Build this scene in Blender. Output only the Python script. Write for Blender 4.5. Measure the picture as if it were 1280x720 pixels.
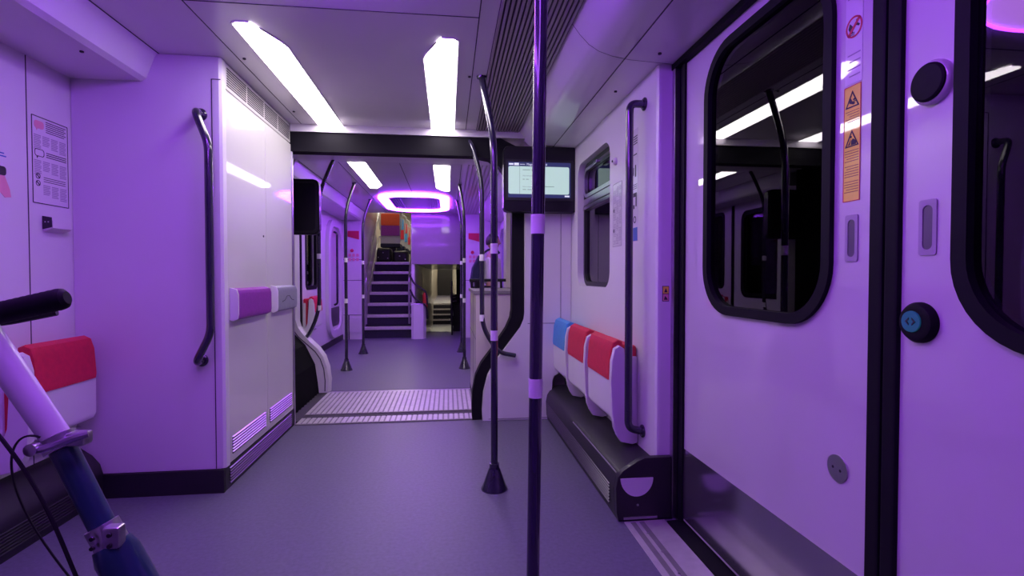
import bpy, bmesh, math, random
from mathutils import Vector, Matrix
PI = math.pi
random.seed(4)
for o in list(bpy.data.objects): bpy.data.objects.remove(o)
S = bpy.context.scene
C = S.collection

# ---------------------------------------------------------------- camera, world, exposure
cam = bpy.data.objects.new('camera', bpy.data.cameras.new('camera'))
C.objects.link(cam)
cam.location = (0, 0, 1.1)
cam.rotation_euler = (math.radians(90-1.32), 0, math.radians(-7.0))
cam.data.sensor_width = 36
cam.data.lens = 36*650/1280
cam.data.clip_start = 0.02
S.camera = cam
w = bpy.data.worlds.new('night'); S.world = w; w.use_nodes = True
w.node_tree.nodes['Background'].inputs[0].default_value = (0.004, 0.003, 0.007, 1)
w.node_tree.nodes['Background'].inputs[1].default_value = 1
S.view_settings.view_transform = 'Standard'
S.view_settings.look = 'None'
S.view_settings.gamma = 1
S.view_settings.use_curve_mapping = False
S.view_settings.exposure = 0.10
WHITE_E = 12.5      # ceiling strips
RING_E = 9.0       # violet ring
RING_C = (0.56, 0.21, 1.0)
RIM_E = 50.0       # saturated violet edge of the ring
RIM_C = (0.30, 0.035, 1.0)
WHITE_C = (1.0, 0.90, 0.98)

# ---------------------------------------------------------------- materials
def mat(name, col, rough=.5, metal=0, coat=0, spec=.5, noise=None, bump=None, emit=None, coat_rough=.06):
    m = bpy.data.materials.new(name); m.use_nodes = True
    nt = m.node_tree; b = nt.nodes['Principled BSDF']
    b.inputs['Base Color'].default_value = (*col, 1)
    b.inputs['Roughness'].default_value = rough
    b.inputs['Metallic'].default_value = metal
    b.inputs['Coat Weight'].default_value = coat
    b.inputs['Coat Roughness'].default_value = coat_rough
    b.inputs['Specular IOR Level'].default_value = spec
    if coat >= 1: b.inputs['Coat IOR'].default_value = 1.75
    tc = nt.nodes.new('ShaderNodeTexCoord')
    if noise:      # (scale, amount)
        n = nt.nodes.new('ShaderNodeTexNoise'); n.inputs['Scale'].default_value = noise[0]
        n.inputs['Detail'].default_value = 4
        nt.links.new(tc.outputs['Object'], n.inputs['Vector'])
        r = nt.nodes.new('ShaderNodeValToRGB')
        a = noise[1]
        r.color_ramp.elements[0].position = .3; r.color_ramp.elements[1].position = .7
        r.color_ramp.elements[0].color = (*[max(0, c*(1-a)) for c in col], 1)
        r.color_ramp.elements[1].color = (*[min(1, c*(1+a)) for c in col], 1)
        nt.links.new(n.outputs['Fac'], r.inputs['Fac'])
        nt.links.new(r.outputs['Color'], b.inputs['Base Color'])
    if bump:       # (scale, strength)
        n2 = nt.nodes.new('ShaderNodeTexNoise'); n2.inputs['Scale'].default_value = bump[0]
        nt.links.new(tc.outputs['Object'], n2.inputs['Vector'])
        bp = nt.nodes.new('ShaderNodeBump'); bp.inputs['Strength'].default_value = bump[1]
        bp.inputs['Distance'].default_value = .004
        nt.links.new(n2.outputs['Fac'], bp.inputs['Height'])
        nt.links.new(bp.outputs['Normal'], b.inputs['Normal'])
    if emit:
        b.inputs['Emission Color'].default_value = (*emit[0], 1)
        b.inputs['Emission Strength'].default_value = emit[1]
    return m

M = {}
M['panel'] = mat('satin white panel', (.70, .66, .70), .38, noise=(2, .02), coat=.15, coat_rough=.2)
M['gloss'] = mat('gloss white locker', (.66, .645, .62), .45, coat=.8, coat_rough=.05, spec=.25, noise=(1.5, .03))
M['door'] = mat('gloss white door', (.60, .53, .60), .4, coat=1.0, coat_rough=.03, noise=(3, .02))
M['ceil'] = mat('gloss pale ceiling', (.74, .70, .74), .35, coat=.5, noise=(2, .03))
M['soffit'] = mat('gloss pale soffit', (.60, .56, .60), .3, coat=.7, noise=(2, .03))
M['grille'] = mat('pale grey grille', (.42, .37, .38), .5)
M['floor'] = mat('speckled grey vinyl', (.125, .115, .172), .42, noise=(60, .12), bump=(120, .1), spec=.4)
M['black'] = mat('black paint', (.006, .005, .009), .4, spec=.35, coat=.12, noise=(8, .1))
M['rubber'] = mat('black rubber', (.007, .006, .010), .6, noise=(10, .1), spec=.15)
M['pole'] = mat('dark navy pole', (.020, .016, .042), .22, coat=.8, noise=(5, .1))
M['band'] = mat('white reflective band', (.85, .8, .85), .4, noise=(5, .03))
M['dark'] = mat('dark charcoal', (.014, .012, .018), .5, coat=.08, noise=(6, .15))
M['steel'] = mat('brushed steel', (.50, .47, .52), .28, metal=1, noise=(30, .08))
M['kick'] = mat('dark steel kick plate', (.42, .38, .46), .16, metal=.9, noise=(4, .06))
M['ramp'] = mat('ribbed aluminium', (.60, .56, .58), .42, metal=.5, noise=(20, .08))
M['platebase'] = mat('dull aluminium', (.26, .24, .26), .5, metal=.5, noise=(20, .1))
M['handleplate'] = mat('satin grey handle plate', (.40, .35, .42), .35, coat=.3)
M['pocket'] = mat('dark handle pocket', (.16, .13, .19), .3, metal=.5)
M['seam'] = mat('seam shadow gap', (.05, .04, .06), .7)
M['red'] = mat('red leatherette', (.60, .010, .05), .5, noise=(40, .08), bump=(300, .2))
M['blue'] = mat('blue leatherette', (.06, .28, .68), .5, noise=(40, .08), bump=(300, .2))
M['purple'] = mat('purple leatherette', (.25, .02, .33), .55, noise=(40, .08), bump=(300, .2))
M['greyp'] = mat('grey leatherette', (.27, .27, .34), .5, noise=(40, .06), bump=(300, .2))
M['orange'] = mat('orange cloth', (.62, .07, .03), .7, noise=(40, .08))
M['bikeblue'] = mat('dark blue bicycle enamel', (.002, .03, .07), .35, coat=.4, noise=(10, .1))
M['bikewhite'] = mat('white bicycle enamel', (.52, .50, .54), .35, coat=.3, noise=(10, .03))
M['paper'] = mat('white notice paper', (.74, .69, .75), .5, coat=1.0, coat_rough=.04, noise=(20, .02))
M['ink'] = mat('grey print', (.33, .27, .37), .6)
M['inkdark'] = mat('dark print', (.03, .02, .04), .6)
M['inkred'] = mat('red print', (.60, .02, .08), .5)
M['inkpink'] = mat('pink print', (.75, .30, .38), .5)
M['inkblue'] = mat('blue print', (.05, .12, .45), .5)
M['yellow'] = mat('orange yellow sticker', (.95, .80, .06), .45, coat=1.0, coat_rough=.04, noise=(20, .03))
M['amber'] = mat('amber print', (.35, .14, .03), .5)
M['beige'] = mat('beige panel', (.62, .57, .50), .35, coat=.4, noise=(2, .03))
M['greytop'] = mat('grey laminate top', (.22, .20, .20), .5, noise=(30, .06))
M['stepdark'] = mat('dark step carpet', (.020, .018, .036), .8, noise=(40, .2))
M['headergrey'] = mat('satin grey header panel', (.22, .20, .22), .35, coat=.5)
M['navy'] = mat('navy cloth', (.015, .015, .06), .8, noise=(40, .1))
M['shirt'] = mat('white shirt cloth', (.62, .58, .62), .8, noise=(20, .05))
M['skin'] = mat('skin', (.42, .22, .16), .5, noise=(20, .05))
M['hair'] = mat('black hair', (.012, .01, .01), .5, noise=(60, .3))
M['teal'] = mat('lit teal button', (.01, .09, .14), .5, emit=((.01, .12, .18), .25))
M['outside'] = mat('tunnel concrete', (.03, .03, .03), .9, noise=(3, .3))
M['slat'] = mat('dark metal louvre', (.12, .10, .14), .3, metal=.9)
M['warm_light'] = mat('lit warm diffuser', (.9, .9, .9), .5, emit=((1.0, .92, .72), 22.0))
M['white_light'] = mat('lit white diffuser', (.9, .9, .9), .5, emit=(WHITE_C, WHITE_E))
M['ring_light'] = mat('lit violet diffuser', (.9, .8, .9), .5, emit=(RING_C, RING_E))
M['ring_rim'] = mat('lit violet rim', (.5, .3, .9), .5, emit=(RIM_C, RIM_E))
M['violet_glow'] = mat('violet with added glow', (.10, .05, .20), .3, coat=.5, emit=((.12, .01, .55), .35))  # weak emission stands in for the light the rims throw on the centre
M['screen'] = mat('lit screen page', (.2, .2, .2), .4, emit=((.40, .57, .54), 1.0))
M['screenbar'] = mat('lit screen header', (.02, .02, .05), .4, emit=((.02, .025, .10), 1.0))
M['screentext'] = mat('lit screen lettering', (.3, .3, .3), .4, emit=((.65, .66, .85), 1.0))
M['screenink'] = mat('dark screen lettering', (.1, .1, .1), .4, emit=((.16, .26, .26), 1.0))

def glass(name, tint):
    m = bpy.data.materials.new(name); m.use_nodes = True
    nt = m.node_tree; nt.nodes.clear()
    out = nt.nodes.new('ShaderNodeOutputMaterial'); mx = nt.nodes.new('ShaderNodeMixShader')
    fr = nt.nodes.new('ShaderNodeFresnel'); fr.inputs['IOR'].default_value = 1.6
    g = nt.nodes.new('ShaderNodeBsdfGlossy'); g.inputs['Roughness'].default_value = .01
    t = nt.nodes.new('ShaderNodeBsdfTransparent'); t.inputs['Color'].default_value = (*tint, 1)
    g.inputs['Color'].default_value = (1, 1, 1, 1)
    nt.links.new(fr.outputs[0], mx.inputs[0]); nt.links.new(t.outputs[0], mx.inputs[1])
    nt.links.new(g.outputs[0], mx.inputs[2]); nt.links.new(mx.outputs[0], out.inputs[0])
    return m
M['glass'] = glass('dark tinted glass', (.35, .33, .4))

# ---------------------------------------------------------------- helpers
def tag(o, label=None, cat=None, group=None, kind=None):
    if label: o['label'] = label
    if cat: o['category'] = cat
    if group: o['group'] = group
    if kind: o['kind'] = kind
    return o
def wl(o):
    v = Vector((0, 0, 0))
    while o is not None: v += o.location; o = o.parent
    return v
def obj(name, bm, m, parent=None, origin=None, smooth=True, sharp=35):
    """link a bmesh (world coordinates) as one mesh object"""
    bmesh.ops.remove_doubles(bm, verts=bm.verts, dist=1e-6)
    bmesh.ops.recalc_face_normals(bm, faces=bm.faces)
    if smooth:
        for f in bm.faces: f.smooth = True
        for e in bm.edges:
            if len(e.link_faces) == 2 and e.calc_face_angle(0) > math.radians(sharp): e.smooth = False
    off = wl(parent) if parent is not None else Vector((0, 0, 0))
    loc = Vector((0, 0, 0))
    if origin is not None: loc = Vector(origin) - off
    bmesh.ops.translate(bm, verts=bm.verts, vec=-(off+loc))
    me = bpy.data.meshes.new(name); bm.to_mesh(me); bm.free()
    o = bpy.data.objects.new(name, me); C.objects.link(o)
    if smooth: wn = o.modifiers.new('wn', 'WEIGHTED_NORMAL'); wn.keep_sharp = True; wn.weight = 80
    o.location = loc
    if parent is not None: o.parent = parent
    if isinstance(m, (list, tuple)):
        for q in m: me.materials.append(M[q])
    else: me.materials.append(M[m])
    return o
def empty(name, loc, label=None, cat=None, group=None, kind=None):
    o = bpy.data.objects.new(name, None); C.objects.link(o); o.location = loc
    o.empty_display_size = .05
    return tag(o, label, cat, group, kind)
def struct(name, bm, m, parent=None, **k):
    o = obj(name, bm, m, parent, **k)
    if parent is None: o['kind'] = 'structure'
    return o
def copy_tree(o, parent=None):
    c = o.copy(); C.objects.link(c)
    if parent is not None: c.parent = parent
    for ch in [x for x in list(o.children)]: copy_tree(ch, c)
    return c
NB = bmesh.new
def box(bm, x0, x1, y0, y1, z0, z1, bev=0, seg=2):
    r = bmesh.ops.create_cube(bm, size=1)
    vs = r['verts']
    bmesh.ops.scale(bm, verts=vs, vec=(x1-x0, y1-y0, z1-z0))
    bmesh.ops.translate(bm, verts=vs, vec=((x0+x1)/2, (y0+y1)/2, (z0+z1)/2))
    if bev:
        es = list({e for v in vs for e in v.link_edges})
        bmesh.ops.bevel(bm, geom=es, offset=bev, segments=seg, profile=.5, affect='EDGES')
    return bm
def B(*a, **k): return box(NB(), *a, **k)
def tube(bm, pts, r, n=14, cap=True, closed=False):
    pts = [Vector(p) for p in pts]; rings = []
    rs = r if isinstance(r, (list, tuple)) else [r]*len(pts)
    N = len(pts); up = None
    for i, p in enumerate(pts):
        if closed: t = (pts[(i+1) % N]-pts[i-1]).normalized()
        else: t = (pts[min(i+1, N-1)]-pts[max(i-1, 0)]).normalized()
        if up is None:
            up = Vector((0, 0, 1)) if abs(t.z) < .9 else Vector((0, 1, 0))
        a = t.cross(up).normalized(); b = a.cross(t).normalized(); up = b
        rings.append([bm.verts.new(p+rs[i]*(math.cos(2*PI*k/n)*a+math.sin(2*PI*k/n)*b)) for k in range(n)])
    rng = range(N) if closed else range(N-1)
    for i in rng:
        A, D = rings[i], rings[(i+1) % N]
        for k in range(n): bm.faces.new((A[k], A[(k+1) % n], D[(k+1) % n], D[k]))
    if cap and not closed:
        bm.faces.new(rings[0]); bm.faces.new(rings[-1])
    return bm
def smoothpath(pts, rad=.05, n=6):
    """polyline with rounded corners"""
    pts = [Vector(p) for p in pts]; out = [pts[0]]
    for i in range(1, len(pts)-1):
        a, b, c = pts[i-1], pts[i], pts[i+1]
        u = (a-b); v = (c-b); d = min(rad, u.length*.49, v.length*.49)
        p0 = b+u.normalized()*d; p2 = b+v.normalized()*d
        for k in range(n+1):
            t = k/n; out.append((1-t)**2*p0+2*t*(1-t)*b+t*t*p2)
    out.append(pts[-1]); return out
def mp(axis):
    return {'x': lambda u, v, a: (a, u, v), 'y': lambda u, v, a: (u, a, v), 'z': lambda u, v, a: (u, v, a)}[axis]
def prism(bm, poly, axis, a0, a1, bev=0):
    f = mp(axis)
    A = [bm.verts.new(f(u, v, a0)) for u, v in poly]; D = [bm.verts.new(f(u, v, a1)) for u, v in poly]
    fa = bm.faces.new(A); fb = bm.faces.new(D); n = len(poly)
    for k in range(n): bm.faces.new((A[k], A[(k+1) % n], D[(k+1) % n], D[k]))
    if bev:
        es = list(fa.edges)+list(fb.edges)
        bmesh.ops.bevel(bm, geom=es, offset=bev, segments=2, profile=.5, affect='EDGES')
    return bm
def rrect(u0, u1, v0, v1, r, n=6):
    r = min(r, (u1-u0)/2-1e-4, (v1-v0)/2-1e-4); out = []
    for cx, cy, a in ((u1-r, v1-r, 0), (u0+r, v1-r, 90), (u0+r, v0+r, 180), (u1-r, v0+r, 270)):
        for k in range(n+1):
            t = math.radians(a+90*k/n); out.append((cx+r*math.cos(t), cy+r*math.sin(t)))
    return out
def circ(u, v, r, n=28): return [(u+r*math.cos(2*PI*k/n), v+r*math.sin(2*PI*k/n)) for k in range(n)]
def ringplate(bm, outer, inner, axis, a0, a1):
    """flat ring between two loops of the same number of points, with thickness"""
    f = mp(axis); n = len(outer)
    L = [[bm.verts.new(f(u, v, a)) for u, v in loop] for loop in (outer, inner) for a in (a0, a1)]
    o0, o1, i0, i1 = L
    for k in range(n):
        j = (k+1) % n
        for A, D in ((o0, i0), (o1, i1), (o0, o1), (i0, i1)):
            bm.faces.new((A[k], A[j], D[j], D[k]))
    return bm
def rect_out(inner, u0, u1, v0, v1):
    """project an inner loop onto the surrounding rectangle (corners snapped)"""
    n = len(inner); out = []
    iu0 = min(p[0] for p in inner); iu1 = max(p[0] for p in inner)
    iv0 = min(p[1] for p in inner); iv1 = max(p[1] for p in inner)
    q = n//4
    for i, (u, v) in enumerate(inner):
        s = i//q; k = (i % q)/(q-1)*2-1       # -1..1 through each corner
        cu = (u1, u0, u0, u1)[s]; cv = (v1, v1, v0, v0)[s]
        if abs(k) < 1e-6: out.append((cu, cv)); continue
        first = k < 0
        # corners alternate: entering side / leaving side
        vert = (s in (0, 2)) == first
        out.append((cu, v) if vert else (u, cv))
    return out
def wallhole(bm, u0, u1, v0, v1, h, axis, a0, a1):
    inner = rrect(*h); return ringplate(bm, rect_out(inner, u0, u1, v0, v1), inner, axis, a0, a1)
def lathe(bm, prof, c, axis='z', n=24):
    rings = []
    for r, h in prof:
        ring = []
        for k in range(n):
            t = 2*PI*k/n; a, b = r*math.cos(t), r*math.sin(t)
            p = {'z': (a, b, h), 'x': (h, a, b), 'y': (a, h, b)}[axis]
            ring.append(bm.verts.new(Vector(p)+Vector(c)))
        rings.append(ring)
    for A, D in zip(rings, rings[1:]):
        for k in range(n): bm.faces.new((A[k], A[(k+1) % n], D[(k+1) % n], D[k]))
    bm.faces.new(rings[0]); bm.faces.new(rings[-1]); return bm
def text(name, s, size, m, parent, loc, rot, ext=.0004):
    cu = bpy.data.curves.new(name, 'FONT'); cu.body = s; cu.size = size; cu.extrude = ext
    tmp = bpy.data.objects.new(name, cu); C.objects.link(tmp)
    me = bpy.data.meshes.new_from_object(tmp); bpy.data.objects.remove(tmp)
    me.materials.clear(); me.materials.append(M[m])
    o = bpy.data.objects.new(name, me); C.objects.link(o)
    o.parent = parent; o.location = Vector(loc)-wl(parent); o.rotation_euler = rot
    return o

# ================================================================ SETTING: own car
XL, XR, ZC = -1.82, .94, 2.20
# floor
struct('floor', B(-1.95, 1.02, -3.0, 4.0, -.05, 0), 'floor')
# ceiling profile
prof = [(-1.95, 2.06), (-1.50, 2.06), (-1.475, 2.075), (-1.435, 2.185), (-1.42, 2.2), (.54, 2.2), (.575, 2.155), (.615, 2.115), (.66, 2.088), (.72, 2.07), (.80, 2.058), (1.06, 2.045)]
def ceil_prof(bm, y0, y1, pr=prof):
    up = [(u, 2.26) for u, v in reversed(pr)]
    return prism(bm, pr+up, 'y', y0, y1)
cl = struct('ceiling', ceil_prof(NB(), -3.0, 4.0), 'ceil', sharp=28)
bm = NB()
for x0, x1, y0, y1 in ((-1.052, -1.048, -.3, 4.0), (.132, .137, -.3, 4.0), (-1.05, .135, 2.238, 2.243), (-1.42, -1.414, -.3, 4.0), (.538, .544, -.3, 4.0), (-1.42, -1.05, 0.9, .904)):
    box(bm, x0, x1, y0, y1, 2.1985, 2.2005)
for y in (2.242,):
    pts = [(x, z-.001) for x, z in prof if x >= .54]
    for (xa, za), (xb, zb) in zip(pts, pts[1:]):
        vs = [bm.verts.new((xa, y, za)), bm.verts.new((xb, y, zb)), bm.verts.new((xb, y+.004, zb)), bm.verts.new((xa, y+.004, za))]
        bm.faces.new(vs)
box(bm, .776, .780, -.3, 4.0, 2.0585, 2.0625)
obj('seam', bm, 'seam', cl)
bm = NB()
for x, y, z in ((-1.12, 1.95, 2.1985), (-1.02, 2.8, 2.1985), (-1.02, 3.65, 2.1985), (.9, 2.15, 2.05), (.86, 2.62, 2.052), (-1.55, 2.45, 2.0585), (-1.7, 2.0, 2.0585), (.12, 2.9, 2.1985)):
    lathe(bm, [(.008, -.004), (.008, .002)], (x, y, z), n=10)
obj('screw', bm, 'dark', cl)
# ribbed return-air grille
bm = NB()
x = .215
while x < .53:
    box(bm, x, x+.012, -.3, 3.98, 2.190, 2.2002); x += .0205
obj('ribbed_grille', bm, 'grille', cl)
obj('grille_backing', B(.212, .532, -.3, 3.98, 2.1975, 2.2003), 'seam', cl)

# walls
wlft = struct('wall_left', B(-1.90, XL, 2.20, 2.80, 0, 2.07), 'panel')
obj('seam', box(B(XL-.001, XL+.0012, 2.518, 2.523, 0, 2.06), XL-.001, XL+.0012, 2.226, 2.23, 0, 2.06), 'seam', wlft)
struct('wall_left_rear', B(-1.90, XL, -3.0, -.02, 0, 2.07), 'panel')
bm = NB(); wallhole(bm, 2.28, 4.0, 0, 2.06, (2.96, 3.72, 1.03, 1.90, .10, 8), 'x', XR, 1.03)
wr = struct('wall_right', bm, 'panel')
# bright front strip (door post) with rounded inner edge
struct('trim_1', prism(NB(), [(.94, 2.28), (.945, 2.262), (.96, 2.255), (1.005, 2.255), (1.03, 2.28)], 'z', .0, 2.06), 'panel')
struct('trim_2', B(1.003, 1.028, 2.225, 2.256, 0, 2.05, .003), 'steel')
struct('trim_3', box(B(1.03, 1.08, 2.19, 2.28, 0, 2.06), 1.0, 1.08, -.1, 2.255, 2.022, 2.055), 'rubber')
struct('wall_right_rear', B(XR, 1.03, -3.0, -.02, 0, 2.07), 'panel')
struct('wall_back', B(-1.9, 1.03, -3.05, -3.0, 0, 2.2), 'panel')

# ---- right window (recessed)
win = empty('window_1', (1.0, 3.34, 1.46), kind='structure')
bm = NB(); ringplate(bm, rrect(2.94, 3.74, 1.01, 1.92, .11, 8), rrect(3.0, 3.69, 1.06, 1.87, .08, 8), 'x', .985, 1.02)
obj('window_frame', bm, 'dark', win)
obj('transom', box(B(.975, 1.01, 2.98, 3.71, 1.575, 1.60, .004), .98, 1.01, 2.98, 3.71, 1.605, 1.655, .006), 'steel', win)
bm = NB(); ringplate(bm, rrect(3.005, 3.685, 1.655, 1.865, .07, 8), rrect(3.03, 3.66, 1.68, 1.845, .05, 8), 'x', .975, 1.0)
obj('hopper_frame', bm, 'steel', win)
obj('hopper_latch', B(.955, .985, 3.3, 3.38, 1.835, 1.86, .005), 'steel', win)
obj('pane', B(1.004, 1.010, 2.98, 3.71, 1.04, 1.89), 'glass', win)

# ---- doors (right hand side)
def window_unit(parent, y0, y1, z0, z1, r, x=1.03):
    bm = NB()
    o, i = rrect(y0, y1, z0, z1, r, 10), rrect(y0+.032, y1-.032, z0+.032, z1-.032, r-.03, 10)
    ringplate(bm, o, i, 'x', x-.014, x+.02)
    obj('window_frame', bm, 'rubber', parent)
    obj('pane', B(x+.004, x+.010, y0+.02, y1-.02, z0+.02, z1-.02), 'glass', parent)
def recess_handle(parent, yc, zc, x=1.03):
    bm = NB(); ringplate(bm, rrect(yc-.021, yc+.021, zc-.06, zc+.06, .006), rrect(yc-.012, yc+.012, zc-.048, zc+.048, .0118), 'x', x-.003, x+.001)
    h = obj('recessed_handle', bm, 'handleplate', parent)
    bm = NB(); prism(bm, rrect(yc-.0125, yc+.0125, zc-.0485, zc+.0485, .012), 'x', x-.0012, x+.001)
    obj('handle_pocket', bm, 'pocket', h)
def leaf(name, ya, yb, win_y, seal_y):
    d = empty(name, (1.05, (ya+yb)/2, 0), kind='structure')
    bm = NB(); wallhole(bm, ya, yb, .02, 2.025, (win_y[0]+.01, win_y[1]-.01, .965, 1.965, .17, 10), 'x', 1.03, 1.065)
    obj('panel', bm, 'door', d)
    window_unit(d, win_y[0], win_y[1], .955, 1.975, .18)
    obj('kick_plate', B(1.0285, 1.031, ya+.012, yb-.012, .03, .34), 'kick', d)
    bm = NB(); box(bm, 1.018, 1.06, seal_y[0], seal_y[1], .01, 2.03, .008)
    obj('door_seal', bm, 'rubber', d)
    return d
d1 = leaf('door_1', 1.158, 2.19, (1.285, 1.985), (1.115, 1.158))
obj('door_edge', B(1.02, 1.035, 2.165, 2.19, .02, 2.03), 'rubber', d1)
recess_handle(d1, 1.222, 1.197)
lk = obj('door_lock', lathe(NB(), [(.036, 1.026), (.036, 1.0305)], (0, 1.258, .588), 'x', 32), 'steel', d1)
obj('lock_slot', lathe(lathe(NB(), [(.004, 1.0255), (.004, 1.028)], (0, 1.246, .585), 'x', 10), [(.004, 1.0255), (.004, 1.028)], (0, 1.272, .588), 'x', 10), 'inkdark', lk)
d2 = leaf('door_2', .06, 1.072, (.262, .945), (1.072, 1.112))
recess_handle(d2, 1.008, 1.205)
sp = obj('round_bezel', lathe(NB(), [(.047, 1.031), (.0465, 1.022), (.043, 1.017), (.036, 1.014)], (0, 1.000, 1.512), 'x', 40), 'door', d2)
obj('round_cover', lathe(NB(), [(.041, 1.019), (.040, 1.012), (.036, 1.009), (.001, 1.008)], (0, 1.000, 1.512), 'x', 40), 'rubber', sp)
bt = obj('door_button', lathe(NB(), [(.045, 1.031), (.0445, 1.022), (.039, 1.014), (.029, 1.011)], (0, 1.022, .998), 'x', 40), 'rubber', d2)
obj('button_face', lathe(NB(), [(.024, 1.012), (.023, 1.008)], (0, 1.026, 1.0), 'x', 32), 'teal', bt)
bm = NB()
for s in (-1, 1):     # the < > open symbol
    pts = [(s*.004, .0085), (s*.013, 0), (s*.004, -.0085), (s*.004, -.004), (s*.0085, 0), (s*.004, .004)]
    prism(bm, [(1.026+a, 1.0+b) for a, b in pts], 'x', 1.0068, 1.0085)
obj('arrow_symbol', bm, 'inkdark', bt)
# left doors: the same leaves turned round (seen mirrored in the window glass)
for i, (src, nm) in enumerate(((d1, 'door_3'), (d2, 'door_4'))):
    c = copy_tree(src); c.name = nm
    c.location = (XL-.11, 2.20-src.location.y, 0); c.rotation_euler = (0, 0, PI)
    
# threshold and door track
th = struct('trim_4', B(.775, .963, -.02, 2.215, .0, .006, .002), 'ramp')
bm = NB()
for x in (.80, .84): box(bm, x, x+.022, 0, 2.2, .006, .008)
obj('rib', bm, 'platebase', th)
bm = NB()
for y in (2.1, 1.95, 1.8, 1.65): lathe(bm, [(.006, .006), (.005, .010)], (.84, y, 0), n=10)
obj('screw', bm, 'steel', th)
struct('trim_5', B(.965, 1.07, -.1, 2.19, -.03, .012), 'rubber')
struct('trim_6', B(1.07, 1.12, -.1, 2.3, -.05, 2.06), 'outside')

# ================================================================ equipment locker on the left
lo = empty('equipment_locker', (-1.45, 3.4, 0), 'tall white equipment locker on the left with two glossy doors and black vented base', 'locker')
bm = NB(); box(bm, XL+.002, -1.15, 2.79, 3.985, .115, 2.198)
obj('body', bm, 'panel', lo)
bm = NB(); prism(bm, [(-1.165, 2.789), (-1.14, 2.789), (-1.128, 2.80), (-1.128, 2.842), (-1.165, 2.842)], 'z', .12, 2.197)
obj('corner_post', bm, 'panel', lo)
obj('side_seam', box(box(NB(), -1.175, -1.171, 2.7875, 2.79, .12, 2.085), -1.175, -1.13, 2.7875, 2.79, 2.083, 2.087), 'seam', lo)
for y0, y1 in ((2.848, 3.422), (3.428, 3.965)):
    dr = obj('door', B(-1.151, -1.13, y0, y1, .125, 2.055, .003), 'gloss', lo)
    bm = NB(); 
    for k in range(6): box(bm, -1.1315, -1.1275, y0+.03, y1-.05, .165+k*.0155, .171+k*.0155)
    obj('louvre', bm, 'dark', dr)
    bm = NB()
    for k in range(6): prism(bm, [(-1.131, .1715+k*.0155), (-1.124, .1725+k*.0155), (-1.124, .1745+k*.0155), (-1.131, .1795+k*.0155)], 'y', y0+.03, y1-.05)
    obj('louvre_blade', bm, 'steel', dr)
obj('latch', lathe(NB(), [(.007, -1.131), (.006, -1.127)], (0, 3.375, 1.345), 'x', 12), 'inkdark', lo)
obj('end_strip', B(-1.165, -1.122, 3.967, 3.99, 0, 2.198, .004), 'steel', lo)
bm = NB(); box(bm, -1.151, -1.133, 2.845, 3.965, 2.065, 2.195)
vg = obj('top_vent', bm, 'gloss', lo)
bm = NB()
for k in range(8):
    for a, b_ in ((2.87, 3.13), (3.15, 3.41), (3.43, 3.67), (3.69, 3.93)):
        box(bm, -1.1335, -1.1315, a, b_, 2.082+k*.0125, 2.089+k*.0125)
obj('vent_slot', bm, 'inkdark', vg)
bs = obj('base', box(B(XL+.05, -1.13, 2.775, 3.985, 0, .118, .004), XL+.05, -1.13, 2.77, 2.79, 0, .118), 'dark', lo)
bm = NB()
for k in range(6): prism(bm, [(-1.131, .022+k*.015), (-1.124, .023+k*.015), (-1.124, .026+k*.015), (-1.131, .030+k*.015)], 'y', 2.84, 3.9)
obj('base_louvre', bm, 'slat', bs)
# perch cushions in the doors
def perch(y0, y1, m, lab):
    t = empty('perch_cushion', (-1.13, (y0+y1)/2, .86), lab, 'cushion', 'padded perches on the locker doors')
    bm = NB(); prism(bm, [(-1.13, .875), (-1.118, .865), (-1.094, .878), (-1.090, .90), (-1.090, 1.0), (-1.098, 1.025), (-1.13, 1.035)], 'y', y0+.012, y1, .006)
    obj('pad', bm, m, t)
    bm = NB(); prism(bm, [(-1.13, .87), (-1.115, .862), (-1.092, .874), (-1.087, .90), (-1.087, 1.002), (-1.096, 1.03), (-1.13, 1.04)], 'y', y0, y0+.014, .003)
    obj('side_plate', bm, 'panel', t)
    return t
perch(2.865, 3.395, 'purple', 'padded purple perch cushion on the near locker door')
p = perch(3.50, 3.945, 'greyp', 'padded grey perch cushion on the far locker door')
bm = NB(); tube(bm, [(-1.0895, 3.60, .93), (-1.0895, 3.66, .94), (-1.0895, 3.70, .965), (-1.0895, 3.76, .965), (-1.0895, 3.80, .94), (-1.0895, 3.86, .93)], .002, 6)
obj('stitching', bm, 'inkdark', p)

# curved grab rail on the locker's side
def rail(name, pts, r, lab, cat='grab rail', flange=None, group=None, m='pole', rad=.06):
    t = empty(name, pts[0], lab, cat, group)
    obj('rail', tube(NB(), smoothpath(pts, rad, 8), r, 16), m, t)
    for (c, ax, s) in flange or ():
        obj('flange', lathe(NB(), [(r*1.7, 0), (r*1.7, s*.006), (r*1.3, s*.012)], c, ax, 20), m, t)
    return t
rail('grab_rail', [(-1.225, 2.789, 1.905), (-1.215, 2.70, 1.905), (-1.150, 2.69, 1.74), (-1.150, 2.69, .82), (-1.225, 2.70, .675), (-1.235, 2.789, .675)], .0185,
     'dark curved grab rail upright on the purple-lit side of the locker', flange=[((-1.225, 2.789, 1.905), 'y', -1), ((-1.235, 2.789, .675), 'y', -1)], rad=.045)
rail('grab_rail', [(.94, 2.42, 1.925), (.865, 2.42, 1.925), (.865, 2.42, .36), (.94, 2.42, .345)], .0185,
     'dark straight grab rail on the right wall beside the red folding seat', flange=[((.94, 2.42, 1.925), 'x', -1), ((.94, 2.42, .345), 'x', -1)], rad=.05)

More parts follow.
